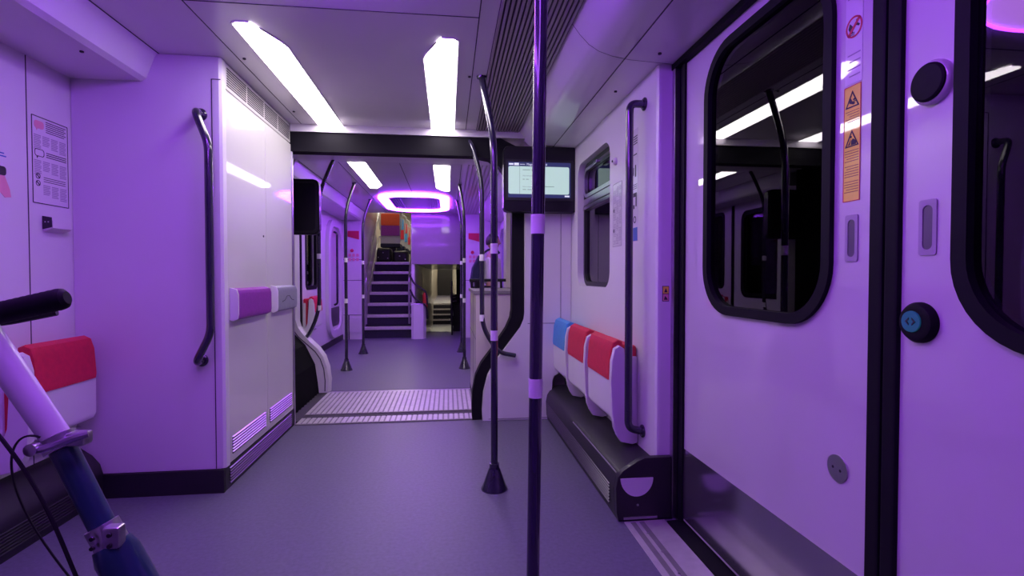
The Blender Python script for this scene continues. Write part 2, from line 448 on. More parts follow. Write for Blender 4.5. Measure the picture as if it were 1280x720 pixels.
# ================================================================ ceiling lights
def strip(y0, y1, cx, side, slant_near, lab):
    """side -1 left / +1 right ; slanted end wraps round the ring lamp"""
    xi = cx-side*.083; xo = cx+side*.083         # inner edge faces the ring
    s = .24; cxn = [(xo, y0+.02), (xo-side*.02, y0), (xo-side*.08, y0), (xi+side*.012, y0+s-.05), (xi, y0+s), (xi, y1), (xo, y1)]
    if not slant_near: cxn = [(x, y0+y1-y) for x, y in cxn]
    t = empty('ceiling_light', (cx, (y0+y1)/2, 2.2), lab, 'light', 'white ceiling lights')
    obj('diffuser', prism(NB(), cxn, 'z', 2.1935, 2.1995), 'white_light', t)
    gx = sum(p[0] for p in cxn)/len(cxn); gy = (y0+y1)/2
    out = [(x+(.007 if x > cx else -.007), y+(.007 if y > gy else -.007)) for x, y in cxn]
    obj('frame', ringplate(NB(), out, cxn, 'z', 2.1955, 2.1998), 'ceil', t)
    return t
strip(2.40, 3.96, -.845, -1, True, 'long white ceiling light above the locker, left of the nearest pair')
strip(2.45, 3.98, -.035, 1, True, 'long white ceiling light right of the nearest pair, beside the ribbed panel')
strip(5.18, 6.68, -.875, -1, False, 'small white ceiling light on the left beyond the black lintel')
strip(5.24, 6.78, -.06, 1, False, 'small white ceiling light on the right beyond the black lintel')
def ring(yc, lab, L=1.86):
    t = empty('ring_light', (-.485, yc, 2.2), lab, 'light')
    x0, x1, y0, y1 = -.965, .015, yc-L/2, yc+L/2
    o = rrect(x0, x1, y0, y1, .42, 12); i = rrect(x0+.125, x1-.125, y0+.28, y1-.20, .20, 12)
    obj('diffuser', ringplate(NB(), o, i, 'z', 2.190, 2.1995), 'ring_light', t)
    o2 = rrect(x0-.004, x1+.004, y0-.004, y1+.004, .424, 12)
    obj('glowing_rim', ringplate(NB(), o2, o, 'z', 2.176, 2.1995), 'ring_rim', t)
    i2 = rrect(x0+.129, x1-.129, y0+.284, y1-.204, .196, 12)
    obj('glowing_inner_rim', ringplate(NB(), i, i2, 'z', 2.188, 2.1995), 'ring_rim', t)
    bm = NB(); prism(bm, rrect(x0+.115, x1-.115, y0+.27, y1-.19, .20, 12), 'z', 2.196, 2.1993)
    q = obj('centre_panel', bm, 'violet_glow', t)
    bm = NB()
    for k in range(5):
        for s in (-1, 1):
            xx = -.485+s*(.33-k*.035); box(bm, xx-.006, xx+.006, y0+.36, y1-.28, 2.186, 2.197, .003)
    obj('louvre', bm, 'violet_glow', q)
    return t
ring(1.10, 'violet ring light on the ceiling over the near doors, mirrored in the door')
ring(7.97, 'glowing oval violet ring light on the ceiling before the stairs')
# ================================================================ floor poles
def pole(x, y, top, zb=(1.24, .795), r=.018, lab='', grp='floor to ceiling poles', zbend=1.86, lean=0):
    t = empty('grab_pole', (x, y, 0), lab, 'pole', grp)
    dx, dy, zt = top
    path = [(x, y, .02), (x+lean*zbend, y, zbend), (x+dx, y+dy, zt)]
    obj('tube', tube(NB(), smoothpath(path, .16, 10), r, 20), 'pole', t)
    for z in zb: obj('band', lathe(NB(), [(r+.0008, z-.026), (r+.0014, z-.025), (r+.0014, z+.025), (r+.0008, z+.026)], (x+lean*z, y, 0), n=24), 'band', t)
    obj('foot_cone', lathe(NB(), [(.068, 0), (.068, .008), (.060, .022), (.030, .105), (.026, .112), (.025, .135), (r, .137)], (x, y, 0), n=32), 'pole', t)
    obj('collar', lathe(NB(), [(r+.010, zt-.002), (r+.008, zt-.012), (r, zt-.016)], (x+dx, y+dy, 0), n=20), 'pole', t)
    return t
pole(.226, 1.395, (-.05, .20, 2.2), lab='nearest dark pole with white bands, running out of frame above and below', zbend=2.02, lean=.013)
pole(.234, 2.655, (-.048, .235, 2.2), lab='dark pole with flared foot behind and left of the nearest pole', zbend=1.80)
pole(-1.18, 6.24, (.08, .12, 2.2), zb=(1.285, .81), lab='nearer of the two left poles beyond the gangway', zbend=1.86)
pole(-1.195, 7.55, (.09, .12, 2.2), zb=(1.29, .81), lab='left pole standing nearest the foot of the stairs', zbend=1.86)
pole(.19, 6.20, (-.05, .10, 2.2), zb=(1.285, .81), lab='nearer of the two right poles beyond the gangway', zbend=1.84)
pole(.19, 7.55, (-.06, .10, 2.2), zb=(1.29, .81), lab='farther of the two right poles beyond the gangway', zbend=1.86)
def grail(pts, zb, yx, lab):
    t = empty('curved_grab_rail', pts[0], lab, 'grab rail', 'curved gangway rails')
    obj('rail', tube(NB(), smoothpath(pts, .16, 10), .0175, 16), 'pole', t)
    for z in zb: obj('band', lathe(NB(), [(.0183, z-.024), (.0189, z-.023), (.0189, z+.023), (.0183, z+.024)], (yx[0], yx[1], 0), n=24), 'band', t)
grail([(.165, 3.965, 2.12), (.185, 3.90, 2.06), (.248, 3.84, 1.80), (.248, 3.84, .72), (.37, 3.84, .53), (.50, 3.885, .50)], (1.235, .79), (.248, 3.84),
      'dark rail curving from the black lintel to the white panel right of the gangway')
grail([(-1.08, 5.14, 2.2), (-1.10, 5.12, 2.15), (-1.20, 5.06, 1.86), (-1.20, 5.06, .80), (-1.27, 5.07, .60), (-1.38, 5.10, .45)], (1.285, .80), (-1.20, 5.06),
      'dark rail curving down to the white end panel left of the gangway')

# ================================================================ folding seats
def seat(xw, y0, side, m, lab, width=.475, up=0.0):
    """side=-1: mounted on the right wall (seat faces -x); +1: on the left wall"""
    t = empty('folding_chair', (xw, y0+width/2, .27+up), lab, 'seat', 'folded wall seats')
    X = lambda d: xw+side*d
    z = lambda v: v+up
    # back cushion on the wall
    bm = NB(); box(bm, min(X(.0), X(.035)), max(X(.0), X(.035)), y0+.02, y0+width-.02, z(.34), z(.70), .012)
    obj('back_plate', bm, 'panel', t)
    pr = [(X(.004), z(.37)), (X(.045), z(.375)), (X(.060), z(.44)), (X(.060), z(.72)), (X(.045), z(.748)), (X(.012), z(.752)), (X(.004), z(.74))]
    obj('back_cushion', prism(NB(), pr, 'y', y0+.03, y0+width-.012, .009), m, t)
    # folded seat shell (the underside shows)
    pr = [(X(.066), z(.36)), (X(.124), z(.385)), (X(.136), z(.41)), (X(.138), z(.59)), (X(.07), z(.59))]
    obj('seat_shell', prism(NB(), pr, 'y', y0+.04, y0+width-.020, .006), 'panel', t)
    pr = [(X(.064), z(.585)), (X(.142), z(.578)), (X(.145), z(.60)), (X(.137), z(.72)), (X(.122), z(.768)), (X(.095), z(.782)), (X(.07), z(.772))]
    obj('seat_cushion', prism(NB(), pr, 'y', y0+.046, y0+width-.022, .012), m, t)
    pr = [(X(.066), z(.44)), (X(.066), z(.68))]
    pl = [(X(.075), z(.74)), (X(.10), z(.755)), (X(.125), z(.74)), (X(.140), z(.68)), (X(.143), z(.58)), (X(.140), z(.42)), (X(.128), z(.37)), (X(.118), z(.345)), (X(.112), z(.31)), (X(.09), z(.275)), (X(.03), z(.262)), (X(.004), z(.27)), (X(.004), z(.36)), (X(.03), z(.385)), (X(.052), z(.41)), (X(.06), z(.45))]
    obj('side_plate', prism(NB(), pl, 'y', y0+.006, y0+.042, .006), 'panel', t)
    obj('hinge_bar', tube(NB(), [(X(.05), y0+.02, z(.33)), (X(.05), y0+width-.01, z(.33))], .011, 10), 'steel', t)
    return t
seat(XR, 2.470, -1, 'red', 'folded red seat on the right wall, nearest of the three, by the grab rail')
seat(XR, 2.975, -1, 'red', 'folded red seat in the middle of the right wall row')
seat(XR, 3.480, -1, 'blue', 'folded blue seat at the far end of the right wall row')
seat(XL, 2.300, 1, 'red', 'folded red seat on the left wall behind the bicycle', width=.44, up=.035)

# heater covers
t = empty('heater_cover', (.85, 3.0, 0), 'long black heater cover under the right wall seats, half-round plate on its end', 'heater cover')
pr = [(.756, 0), (.746, .04), (.742, .14), (.752, .19), (.772, .22), (.84, .252), (.9385, .258), (.9385, 0)]
obj('housing', prism(NB(), pr, 'y', 2.262, 3.96, .004), 'dark', t)
pr2 = [(.752, .006), (.744, .04), (.740, .15), (.750, .202), (.772, .23), (.84, .272), (.875, .285), (1.0, .285), (1.0, .006)]
ec = obj('end_cap', prism(NB(), pr2, 'y', 2.222, 2.254, .004), 'dark', t)
hc = [(.765+.07+.075*math.cos(a), .197+.082*math.sin(a)) for a in [PI+PI*k/20 for k in range(21)]]
obj('half_round_plate', prism(NB(), hc, 'y', 2.216, 2.223), 'panel', ec)
obj('screw', lathe(NB(), [(.005, 2.218), (.005, 2.223)], (.84, 0, .075), 'y', 10), 'steel', ec)
obj('sill_strip', B(.775, .93, 2.216, 2.222, .012, .024), 'steel', ec)
bm = NB()
for k in range(7):
    zz = .045+k*.0145
    prism(bm, [(.744, zz), (.738, zz+.001), (.737, zz+.004), (.744, zz+.008)], 'y', 2.32, 3.85)
obj('louvre', bm, 'slat', t)
obj('edge_strip', tube(NB(), [(.758, 2.27, .205), (.758, 3.1, .205)], .0035, 8), 'steel', t)

t = empty('heater_cover', (-1.76, 2.3, 0), 'black heater cover under the folded seat on the left wall', 'heater cover')
pr = [(-1.697, 0), (-1.69, .03), (-1.688, .13), (-1.70, .175), (-1.735, .22), (-1.79, .26), (-1.818, .27), (-1.818, 0)]
obj('housing', prism(NB(), pr, 'y', 1.25, 2.768, .006), 'dark', t)
bm = NB()
for k in range(7): 
    zz = .035+k*.013; prism(bm, [(-1.69, zz), (-1.684, zz+.001), (-1.684, zz+.004), (-1.69, zz+.008)], 'y', 1.4, 2.6)
obj('louvre', bm, 'dark', t)
for y, x, z in ((2.72, -1.689, .08), (2.70, -1.735, .222), (2.2, -1.735, .222)): obj('rivet', lathe(NB(), [(.005, x-.003), (.005, x+.004)], (0, y, z), 'x', 10), 'steel', t)

# ================================================================ notices and stickers
def notice_on_x(name, x, side, y0, y1, z0, z1, base, lab, cat='notice', thick=.001):
    """side: direction of the outward normal along x"""
    t = empty(name, (x, (y0+y1)/2, z0), lab, cat)
    obj('sheet', B(min(x, x+side*thick), max(x, x+side*thick), y0, y1, z0, z1), base, t)
    return t
def ink(parent, x, side, rects, m, nm='print', d=.0016):
    bm = NB()
    for y0, y1, z0, z1 in rects: box(bm, min(x+side*.0008, x+side*d), max(x+side*.0008, x+side*d), y0, y1, z0, z1)
    return obj(nm, bm, m, parent)
# left wall regulation notice
t = notice_on_x('regulations_notice', XL, 1, 2.545, 2.765, 1.425, 1.815, 'paper', 'framed regulations notice with columns of small print on the left wall', 'notice')
bm = NB(); ringplate(bm, rrect(2.545, 2.765, 1.425, 1.815, .003, 2), rrect(2.549, 2.761, 1.429, 1.811, .002, 2), 'x', XL+.0005, XL+.0018)
obj('border', bm, 'inkdark', t)
R = []
for ztop, n, rows in ((1.728, 4, 9), (1.615, 4, 9), (1.508, 4, 9)):
    for c in range(n):
        if ztop < 1.55 and c == 0: continue
        for k in range(rows - (c*3 % 4)):
            R.append((2.557+c*.051, 2.557+c*.051+.040-.006*(k % 3 == 2), ztop-k*.0078, ztop-k*.0078+.0042))
ink(t, XL, 1, R, 'ink')
ink(t, XL, 1, [(2.628, 2.752-.01*(k % 2), 1.798-k*.009, 1.8015-k*.009) for k in range(6)]+[(2.628, 2.752, 1.658-k*.009, 1.662-k*.009) for k in range(3)]+[(2.61, 2.745, 1.545-k*.009, 1.548-k*.009) for k in range(3)], 'inkdark', 'heading')
def bubble(yc, zc, filled):
    o = rrect(yc-.028, yc+.028, zc-.017, zc+.017, .012); bm = NB()
    if filled: prism(bm, o, 'x', XL+.0008, XL+.0017)
    else: ringplate(bm, o, rrect(yc-.025, yc+.025, zc-.014, zc+.014, .010), 'x', XL+.0008, XL+.0017)
    prism(bm, [(yc-.018, zc-.016), (yc-.006, zc-.016), (yc-.014, zc-.027)], 'x', XL+.0008, XL+.0017)
    obj('speech_bubble', bm, 'inkpink' if filled else 'inkdark', t)
bubble(2.588, 1.778, True); bubble(2.588, 1.653, False)
def no_ring(parent, xf, side, yc, zc, r, m='inkred', th=.004):
    bm = NB(); a, b = sorted((xf+side*.0008, xf+side*.0020))
    ringplate(bm, circ(yc, zc, r), circ(yc, zc, r-th), 'x', a, b)
    s = r*.72; q = th*.55
    prism(bm, [(yc-s-q, zc+s-q), (yc-s+q, zc+s+q), (yc+s+q, zc-s+q), (yc+s-q, zc-s-q)], 'x', a, b)
    return obj('prohibition_ring', bm, m, parent)
no_ring(t, XL, 1, 2.577, 1.548, .013, 'inkdark', .003); no_ring(t, XL, 1, 2.577, 1.516, .013, 'inkdark', .003)
# socket below
t = empty('power_socket', (XL, 2.66, 1.30), 'small white box with a black power socket under the notice', 'socket')
obj('housing', prism(NB(), [(XL, 1.305), (XL+.004, 1.30), (XL+.042, 1.318), (XL+.042, 1.352), (XL, 1.356)], 'y', 2.60, 2.725, .003), 'panel', t)
obj('socket_plate', prism(NB(), [(XL+.001, 1.312), (XL+.040, 1.322), (XL+.038, 1.366), (XL+.001, 1.372)], 'y', 2.596, 2.6005), 'inkdark', t)
obj('pin_hole', lathe(lathe(NB(), [(.003, 2.595), (.003, 2.5965)], (XL+.013, 0, 1.345), 'y', 8), [(.003, 2.595), (.003, 2.5965)], (XL+.026, 0, 1.345), 'y', 8), 'steel', t)
# sticker at the left frame edge
t = empty('wall_sticker', (XL, 2.37, 1.43), 'small picture sticker with dark and pink shapes at the left edge', 'sticker')
obj('dark_shape', prism(NB(), rrect(2.34, 2.408, 1.515, 1.552, .012), 'x', XL, XL+.0012), 'inkdark', t)
obj('pink_shape', prism(NB(), [(2.34, 1.512), (2.40, 1.515), (2.425, 1.46), (2.43, 1.43), (2.40, 1.425), (2.37, 1.45), (2.34, 1.45)], 'x', XL, XL+.0012), 'inkpink', t)
obj('small_print', prism(prism(NB(), rrect(2.34, 2.41, 1.592, 1.597, .001, 1), 'x', XL, XL+.001), rrect(2.34, 2.40, 1.604, 1.609, .001, 1), 'x', XL, XL+.001), 'inkblue', t)
# right wall notices
t = notice_on_x('regulations_notice', XR, -1, 2.745, 2.90, 1.265, 1.62, 'paper', 'white regulations notice on the right wall between window and grab rail', 'notice')
bm = NB(); ringplate(bm, rrect(2.745, 2.90, 1.265, 1.62, .003, 2), rrect(2.748, 2.897, 1.268, 1.617, .002, 2), 'x', XR-.0016, XR-.0005); obj('border', bm, 'ink', t)
R = []
for c in range(3):
    for k in range(38):
        if (k+c*4) % 11 in (0, 1): continue
        R.append((2.755+c*.046, 2.755+c*.046+.038-.008*(k % 4 == 1), 1.28+k*.0085, 1.2835+k*.0085))
ink(t, XR, -1, R, 'ink')
no_ring(t, XR, -1, 2.878, 1.47, .010, 'inkdark', .0025); no_ring(t, XR, -1, 2.878, 1.355, .010, 'inkdark', .0025)
t = notice_on_x('safety_notice', XR, -1, 2.505, 2.60, 1.275, 1.84, 'paper', 'tall pictogram notice with a blue foot behind the right grab rail', 'notice')
ink(t, XR, -1, [(2.515, 2.585-.01*(k % 3), 1.80-k*.012, 1.806-k*.012) for k in range(4)]+[(2.52, 2.58, 1.71, 1.716), (2.53, 2.545, 1.60, 1.66), (2.56, 2.575, 1.61, 1.65), (2.52, 2.535, 1.45, 1.50), (2.55, 2.58, 1.44, 1.46), (2.52, 2.575, 1.50, 1.52)]+[(2.515, 2.58, 1.56-k*.01, 1.563-k*.01) for k in range(3)], 'inkdark')
ink(t, XR, -1, [(2.508, 2.597, 1.278, 1.345)], 'inkblue', 'blue_panel')
bm = NB(); ringplate(bm, circ(2.545, 1.385, .018), circ(2.545, 1.385, .012), 'x', XR-.002, XR-.0008); obj('pictogram', bm, 'inkdark', t)
t = empty('round_sensor', (XR, 2.85, 1.74), 'small white round sensor on the right wall above the notice', 'sensor')
obj('sensor_base', lathe(NB(), [(.022, XR), (.020, XR-.012), (.012, XR-.02)], (0, 2.85, 1.745), 'x', 20), 'panel', t)
obj('sensor_eye', lathe(NB(), [(.007, XR-.019), (.006, XR-.024)], (0, 2.85, 1.745), 'x', 12), 'dark', t)
# door post sticker
t = empty('hand_pinch_sticker', (.978, 2.255, .98), 'tiny orange and purple warning sticker low on the bright door post', 'sticker')
obj('sheet', B(.963, .995, 2.2538, 2.2552, .985, 1.055), 'inkdark', t)
obj('orange_half', B(.966, .992, 2.2530, 2.2542, 1.021, 1.052), 'yellow', t)
obj('purple_half', B(.966, .992, 2.2530, 2.2542, .988, 1.018), 'inkpink', t)
obj('pictogram', prism(prism(NB(), [(.971, 1.026), (.987, 1.026), (.979, 1.046)], 'y', 2.2522, 2.2532), [(.970, .992), (.988, .992), (.985, 1.0), (.975, 1.010)], 'y', 2.2522, 2.2532), 'inkdark', t)
# door stickers
XD = 1.03
t = notice_on_x('no_leaning_sticker', XD, -1, 1.196, 1.252, 1.592, 2.0, 'paper', 'tall pale sticker with a red prohibition ring at the top of the far door leaf', 'sticker')
R = [(1.202, 1.246-.008*(k % 2), 1.81+k*.020, 1.8125+k*.020) for k in range(9)]+[(1.202, 1.244-.006*(k % 2), 1.665-k*.018, 1.668-k*.018) for k in range(4)]
ink(t, XD, -1, R, 'ink')
no_ring(t, XD, -1, 1.224, 1.735, .027, 'inkred', .0045)
bm = NB(); a, b = XD-.0014, XD-.0008
prism(bm, [(1.238, 1.748), (1.243, 1.736), (1.236, 1.722), (1.228, 1.722), (1.226, 1.735)], 'x', a, b)
prism(bm, circ(1.214, 1.748, .004, 10), 'x', a, b); prism(bm, [(1.215, 1.743), (1.205, 1.735), (1.208, 1.731), (1.220, 1.738)], 'x', a, b)
for k in range(3): prism(bm, [(1.222, 1.712+k*.004), (1.238, 1.712+k*.004), (1.238, 1.714+k*.004), (1.222, 1.714+k*.004)], 'x', a, b)
obj('pictogram', bm, 'inkdark', t)
t = notice_on_x('warning_sticker', XD, -1, 1.198, 1.254, 1.292, 1.588, 'yellow', 'orange warning sticker with two black triangle signs on the far door leaf', 'sticker')
bm = NB(); ringplate(bm, rrect(1.198, 1.254, 1.292, 1.588, .002, 2), rrect(1.2, 1.252, 1.294, 1.586, .002, 2), 'x', XD-.0016, XD-.0008); obj('border', bm, 'inkred', t)
def tri(zc):
    bm = NB(); o = [(1.203, zc-.020), (1.249, zc-.020), (1.226, zc+.023)]; i = [(1.2085, zc-.0168), (1.2435, zc-.0168), (1.226, zc+.016)]
    ringplate(bm, o, i, 'x', XD-.0018, XD-.0008); return bm
bm = tri(1.552)
prism(bm, [(1.236, 1.544), (1.222, 1.538), (1.216, 1.541), (1.226, 1.547), (1.232, 1.556), (1.235, 1.555)], 'x', XD-.0018, XD-.0008); prism(bm, circ(1.220, 1.551, .003, 10), 'x', XD-.0018, XD-.0008)
prism(bm, [(1.214, 1.545), (1.224, 1.544), (1.224, 1.546), (1.214, 1.5475)], 'x', XD-.0018, XD-.0008)
obj('triangle_sign', bm, 'inkdark', t)
bm = tri(1.452)
prism(bm, [(1.212, 1.436), (1.228, 1.436), (1.228, 1.447), (1.222, 1.452), (1.212, 1.445)], 'x', XD-.0018, XD-.0008); prism(bm, circ(1.229, 1.457, .003, 10), 'x', XD-.0018, XD-.0008)
prism(bm, [(1.230, 1.452), (1.236, 1.440), (1.241, 1.437), (1.232, 1.437)], 'x', XD-.0018, XD-.0008)
obj('triangle_sign', bm, 'inkdark', t)
ink(t, XD, -1, [(1.203, 1.249-.007*(k % 3), 1.522-k*.0065, 1.5235-k*.0065) for k in range(5)]+[(1.203, 1.249-.006*(k % 4 == 3), 1.421-k*.0066, 1.4228-k*.0066) for k in range(18) if k % 6 != 5], 'amber')

# ================================================================ bulkhead and gangway
bh = [(.58, 2.058), (.58, .82), (.575, .77), (.55, .71), (.42, .54), (.35, .45), (.295, .35), (.262, .22), (.252, .08), (.256, .0), (.785, .0), (.785, .30), (.80, .34), (.86, .37), (.94, .38), (.94, 2.058)]
bk = struct('trim_7', prism(NB(), bh, 'y', 3.91, 4.0, .008), 'panel', sharp=25)
bm = NB(); box(bm, .60, .94, 3.9085, 3.911, .737, .741); box(bm, .855, .858, 3.9085, 3.911, .74, 2.05)
box(bm, .30, .78, 3.9085, 3.911, .014, .017)
obj('seam', bm, 'seam', bk)
band_out = [(.60, 2.02), (.60, .82), (.595, .77), (.57, .70), (.44, .53), (.37, .44), (.315, .34), (.282, .22), (.272, .08), (.276, .0)]
band_in = [(.18, .0), (.176, .10), (.182, .22), (.205, .34), (.25, .435), (.33, .54), (.44, .70), (.475, .78), (.485, .84), (.485, 1.60)]
arch = [(.48, 1.72), (.45, 1.84), (.39, 1.93), (.31, 1.985), (.20, 2.005), (-1.25, 2.005), (-1.25, 2.145), (.25, 2.145), (.40, 2.11)]
poly = band_out[::-1]+band_in
# split so that each prism is simple
pb = [(.276, 0), (.272, .08), (.282, .22), (.315, .34), (.37, .44), (.44, .53), (.57, .70), (.595, .77), (.60, .82), (.60, 2.05), (.40, 2.145), (-1.25, 2.145), (-1.25, 2.005), (.20, 2.005), (.31, 1.985), (.39, 1.93), (.45, 1.84), (.48, 1.72), (.485, 1.60)]+band_in[::-1][1:]
struct('trim_8', prism(NB(), pb, 'y', 3.955, 4.06), 'rubber')
struct('trim_9', B(-1.128, .62, 3.94, 4.02, 2.146, 2.2), 'panel')
# gangway bellows, left
def bellows(bm, pts, y0, y1, n):
    for k in range(n):
        ya, yb = y0+(y1-y0)*k/n, y0+(y1-y0)*(k+1)/n; ym = (ya+yb)/2
        for (a, b) in zip(pts, pts[1:]):
            d = Vector((b[1]-a[1], -(b[0]-a[0]))).normalized()*.03
            v = [(a[0], ya, a[1]), (b[0], ya, b[1]), (b[0]+d.x, ym, b[1]+d.y), (a[0]+d.x, ym, a[1]+d.y)]
            bm.faces.new([bm.verts.new(q) for q in v])
            v = [(a[0]+d.x, ym, a[1]+d.y), (b[0]+d.x, ym, b[1]+d.y), (b[0], yb, b[1]), (a[0], yb, a[1])]
            bm.faces.new([bm.verts.new(q) for q in v])
bm = NB(); bellows(bm, [(-1.52, 2.2), (-1.52, .72), (-1.45, .60), (-1.32, .46), (-1.235, .28), (-1.21, .1), (-1.20, 0)], 4.0, 5.02, 12)
struct('trim_10', bm, 'rubber')
struct('trim_11', B(-1.56, 1.0, 4.0, 5.16, 2.2, 2.24), 'panel')
# end panel of the next car, left of the gangway
lp = [(XL, 0), (-1.115, 0), (-1.112, .12), (-1.125, .24), (-1.16, .345), (-1.21, .42), (-1.30, .505), (-1.36, .56), (-1.40, .62), (-1.41, .70), (-1.41, 1.95), (XL, 1.95)]
ep = struct('trim_12', prism(NB(), lp, 'y', 5.03, 5.16, .012), 'panel', sharp=25)
gl = [(-1.150, .02), (-1.147, .12), (-1.158, .23), (-1.19, .325), (-1.235, .395), (-1.32, .475), (-1.385, .535), (-1.43, .60)]
obj('groove', tube(NB(), [(x, 5.029, z) for x, z in gl], .004, 6), 'seam', ep)
# right-hand side cabinet of the gangway
cb = empty('gangway_cabinet', (.5, 4.6, 0), 'waist-high pale cabinet with a grey top right of the gangway', 'cabinet')
obj('body', B(.215, .93, 4.08, 5.10, 0, .955, .004), 'beige', cb)
obj('worktop', B(.198, .93, 4.07, 5.12, .956, .985, .004), 'greytop', cb)
obj('skirting', B(.209, .93, 4.075, 5.105, 0, .05), 'dark', cb)
obj('side_seam', box(B(.2135, .2155, 4.5, 4.503, .05, .95), .2135, .2155, 4.1, 5.09, .60, .603), 'seam', cb)
sp = struct('trim_13', B(.60, .93, 4.08, 5.0, .987, 2.2, .006), 'beige')
obj('side_jamb', B(.545, .60, 4.9, 5.12, .987, 2.2, .006), 'beige', sp)
t = empty('counter_rail', (.2, 5.0, .985), 'black horizontal rail along the top of the gangway cabinet', 'rail')
obj('rail', tube(NB(), [(.20, 4.92, 1.06), (.55, 4.92, 1.06)], .014, 12), 'black', t)
for x in (.26, .50): obj('post', B(x-.01, x+.01, 4.91, 4.93, .9852, 1.06), 'black', t)
t = empty('rail_end_box', (.25, 4.95, .985), 'small black box standing on the near corner of the cabinet top', 'box')
obj('box', B(.215, .30, 4.975, 5.06, .9852, 1.055, .006), 'black', t)
obj('box_clip', B(.235, .25, 4.968, 4.975, 1.0, 1.04), 'steel', t)
# ramp plates
rp = struct('trim_14', B(-1.21, .275, 4.06, 5.1, -.045, .004), 'seam')
def ribplate(nm, x0, x1, y0, y1, z, parent):
    pl = obj(nm, B(x0, x1, y0, y1, z, z+.006), 'platebase', parent)
    bm = NB(); x = x0+.006
    while x < x1-.03: box(bm, x, x+.026, y0+.008, y1-.008, z+.006, z+.0105); x += .040
    obj('rib', bm, 'ramp', pl); return pl
ribplate('ribbed_plate', -1.12, .215, 4.22, 5.0, .0045, rp)
ribplate('ribbed_plate', -1.12, .215, 3.96, 4.13, .001, rp)
bm = NB(); box(bm, -1.12, .215, 5.0, 5.05, .0045, .012, .002); obj('edge_strip', bm, 'steel', rp)

# information display
t = empty('information_display', (.69, 3.9, 1.58), 'black-cased passenger information display lit with a pale page above the gangway panel', 'display')
obj('casing', prism(NB(), rrect(.405, .972, 1.575, 2.052, .035, 6), 'y', 3.80, 3.91, .012), 'black', t)
obj('bezel', ringplate(NB(), rrect(.42, .925, 1.655, 1.955, .006, 3), rrect(.437, .905, 1.677, 1.937, .004, 3), 'y', 3.795, 3.802), 'dark', t)
sc = obj('screen', B(.437, .905, 3.7965, 3.801, 1.677, 1.937), 'screenbar', t)
obj('page', prism(NB(), rrect(.440, .893, 1.703, 1.905, .012, 5), 'y', 3.7955, 3.7968), 'screen', sc)
obj('divider', B(.522, .5245, 3.7948, 3.7958, 1.703, 1.905), 'screenink', sc)
for s, x, z, sz, mm in (('Magenta  -  Nord', .575, 1.9135, .0215, 'screentext'), ('Haussmann', .545, 1.832, .015, 'screenink'), ('Saint-Lazare', .545, 1.752, .014, 'screenink')):
    text('lettering', s, sz, mm, sc, (x, 3.7952, z), (PI/2, 0, 0))
bm = NB(); 
for x0, x1, z0, z1 in ((.443, .476, 1.914, 1.926), (.482, .517, 1.912, 1.929), (.525, .562, 1.918, 1.921), (.86, .895, 1.685, 1.696)): box(bm, x0, x1, 3.7948, 3.7962, z0, z1)
obj('header_block', bm, 'screentext', sc)
bm = NB()
for x0, x1, z0 in ((.545, .60, 1.877), (.61, .65, 1.877), (.545, .56, 1.808), (.57, .59, 1.808), (.68, .705, 1.832), (.70, .78, 1.757), (.545, .57, 1.733), (.58, .62, 1.733)): box(bm, x0, x1, 3.7950, 3.7958, z0, z0+.005)
obj('small_print', bm, 'screenink', sc)
# black housing of the next car, left
t = empty('display_casing', (-1.3, 5.1, 1.5), 'black rounded display casing seen from its dark side left of the gangway', 'display')
obj('casing', prism(NB(), rrect(-1.60, -1.17, 1.48, 1.985, .05, 6), 'y', 4.96, 5.03, .012), 'black', t)
obj('casing_rim', ringplate(NB(), rrect(-1.585, -1.185, 1.495, 1.97, .045, 6), rrect(-1.565, -1.205, 1.515, 1.95, .035, 6), 'y', 4.955, 4.962), 'dark', t)

# ================================================================ next car
struct('floor_far', B(-1.95, 1.02, 5.1, 10.4, -.05, 0), 'floor')
prof2 = [(-1.95, 2.06), (-1.50, 2.06), (-1.475, 2.075), (-1.435, 2.185), (-1.42, 2.2), (.54, 2.2), (.60, 2.12), (.66, 2.085), (.72, 2.07), (1.06, 2.045)]
c2 = struct('ceiling_far', ceil_prof(NB(), 5.16, 9.279, prof2), 'ceil', sharp=28)
bm = NB()
for x0, x1, y0, y1 in ((-1.052, -1.047, 5.2, 9.2), (.132, .138, 5.2, 9.2), (-.47, -.464, 5.2, 6.9), (-1.42, -1.412, 5.2, 9.2), (.538, .545, 5.2, 9.2)): box(bm, x0, x1, y0, y1, 2.1985, 2.2005)
obj('seam', bm, 'seam', c2)
bm = NB()
for k in range(7): box(bm, .20+k*.045, .215+k*.045, 5.2, 9.2, 2.194, 2.2005)
obj('ribbed_grille', bm, 'grille', c2)
bm = NB(); wallhole(bm, 5.16, 6.75, 0, 2.07, (5.4, 6.5, .85, 1.93, .12, 8), 'x', -1.90, XL)
struct('wall_left_far', bm, 'panel')
w2 = empty('window_2', (-1.86, 5.95, 1.4), kind='structure')
obj('window_frame', ringplate(NB(), rrect(5.37, 6.53, .82, 1.96, .13, 8), rrect(5.43, 6.47, .88, 1.90, .10, 8), 'x', XL-.03, XL+.008), 'rubber', w2)
obj('pane', B(-1.875, -1.868, 5.38, 6.52, .84, 1.94), 'glass', w2)
bm = NB(); wallhole(bm, 6.75, 9.3, 0, 2.07, (6.98, 7.52, .95, 1.98, .08, 8), 'x', -1.90, XL)
struct('wall_left_middle', bm, 'panel')
w4 = empty('window_4', (-1.86, 7.25, 1.4), kind='structure')
obj('window_frame', ringplate(NB(), rrect(6.95, 7.55, .92, 2.01, .09, 8), rrect(7.0, 7.5, .97, 1.96, .06, 8), 'x', XL-.03, XL+.008), 'rubber', w4)
obj('pane', B(-1.875, -1.868, 6.96, 7.54, .93, 2.0), 'glass', w4)
struct('trim_15', B(XL, XL+.012, 6.70, 6.76, .09, 2.06), 'rubber')
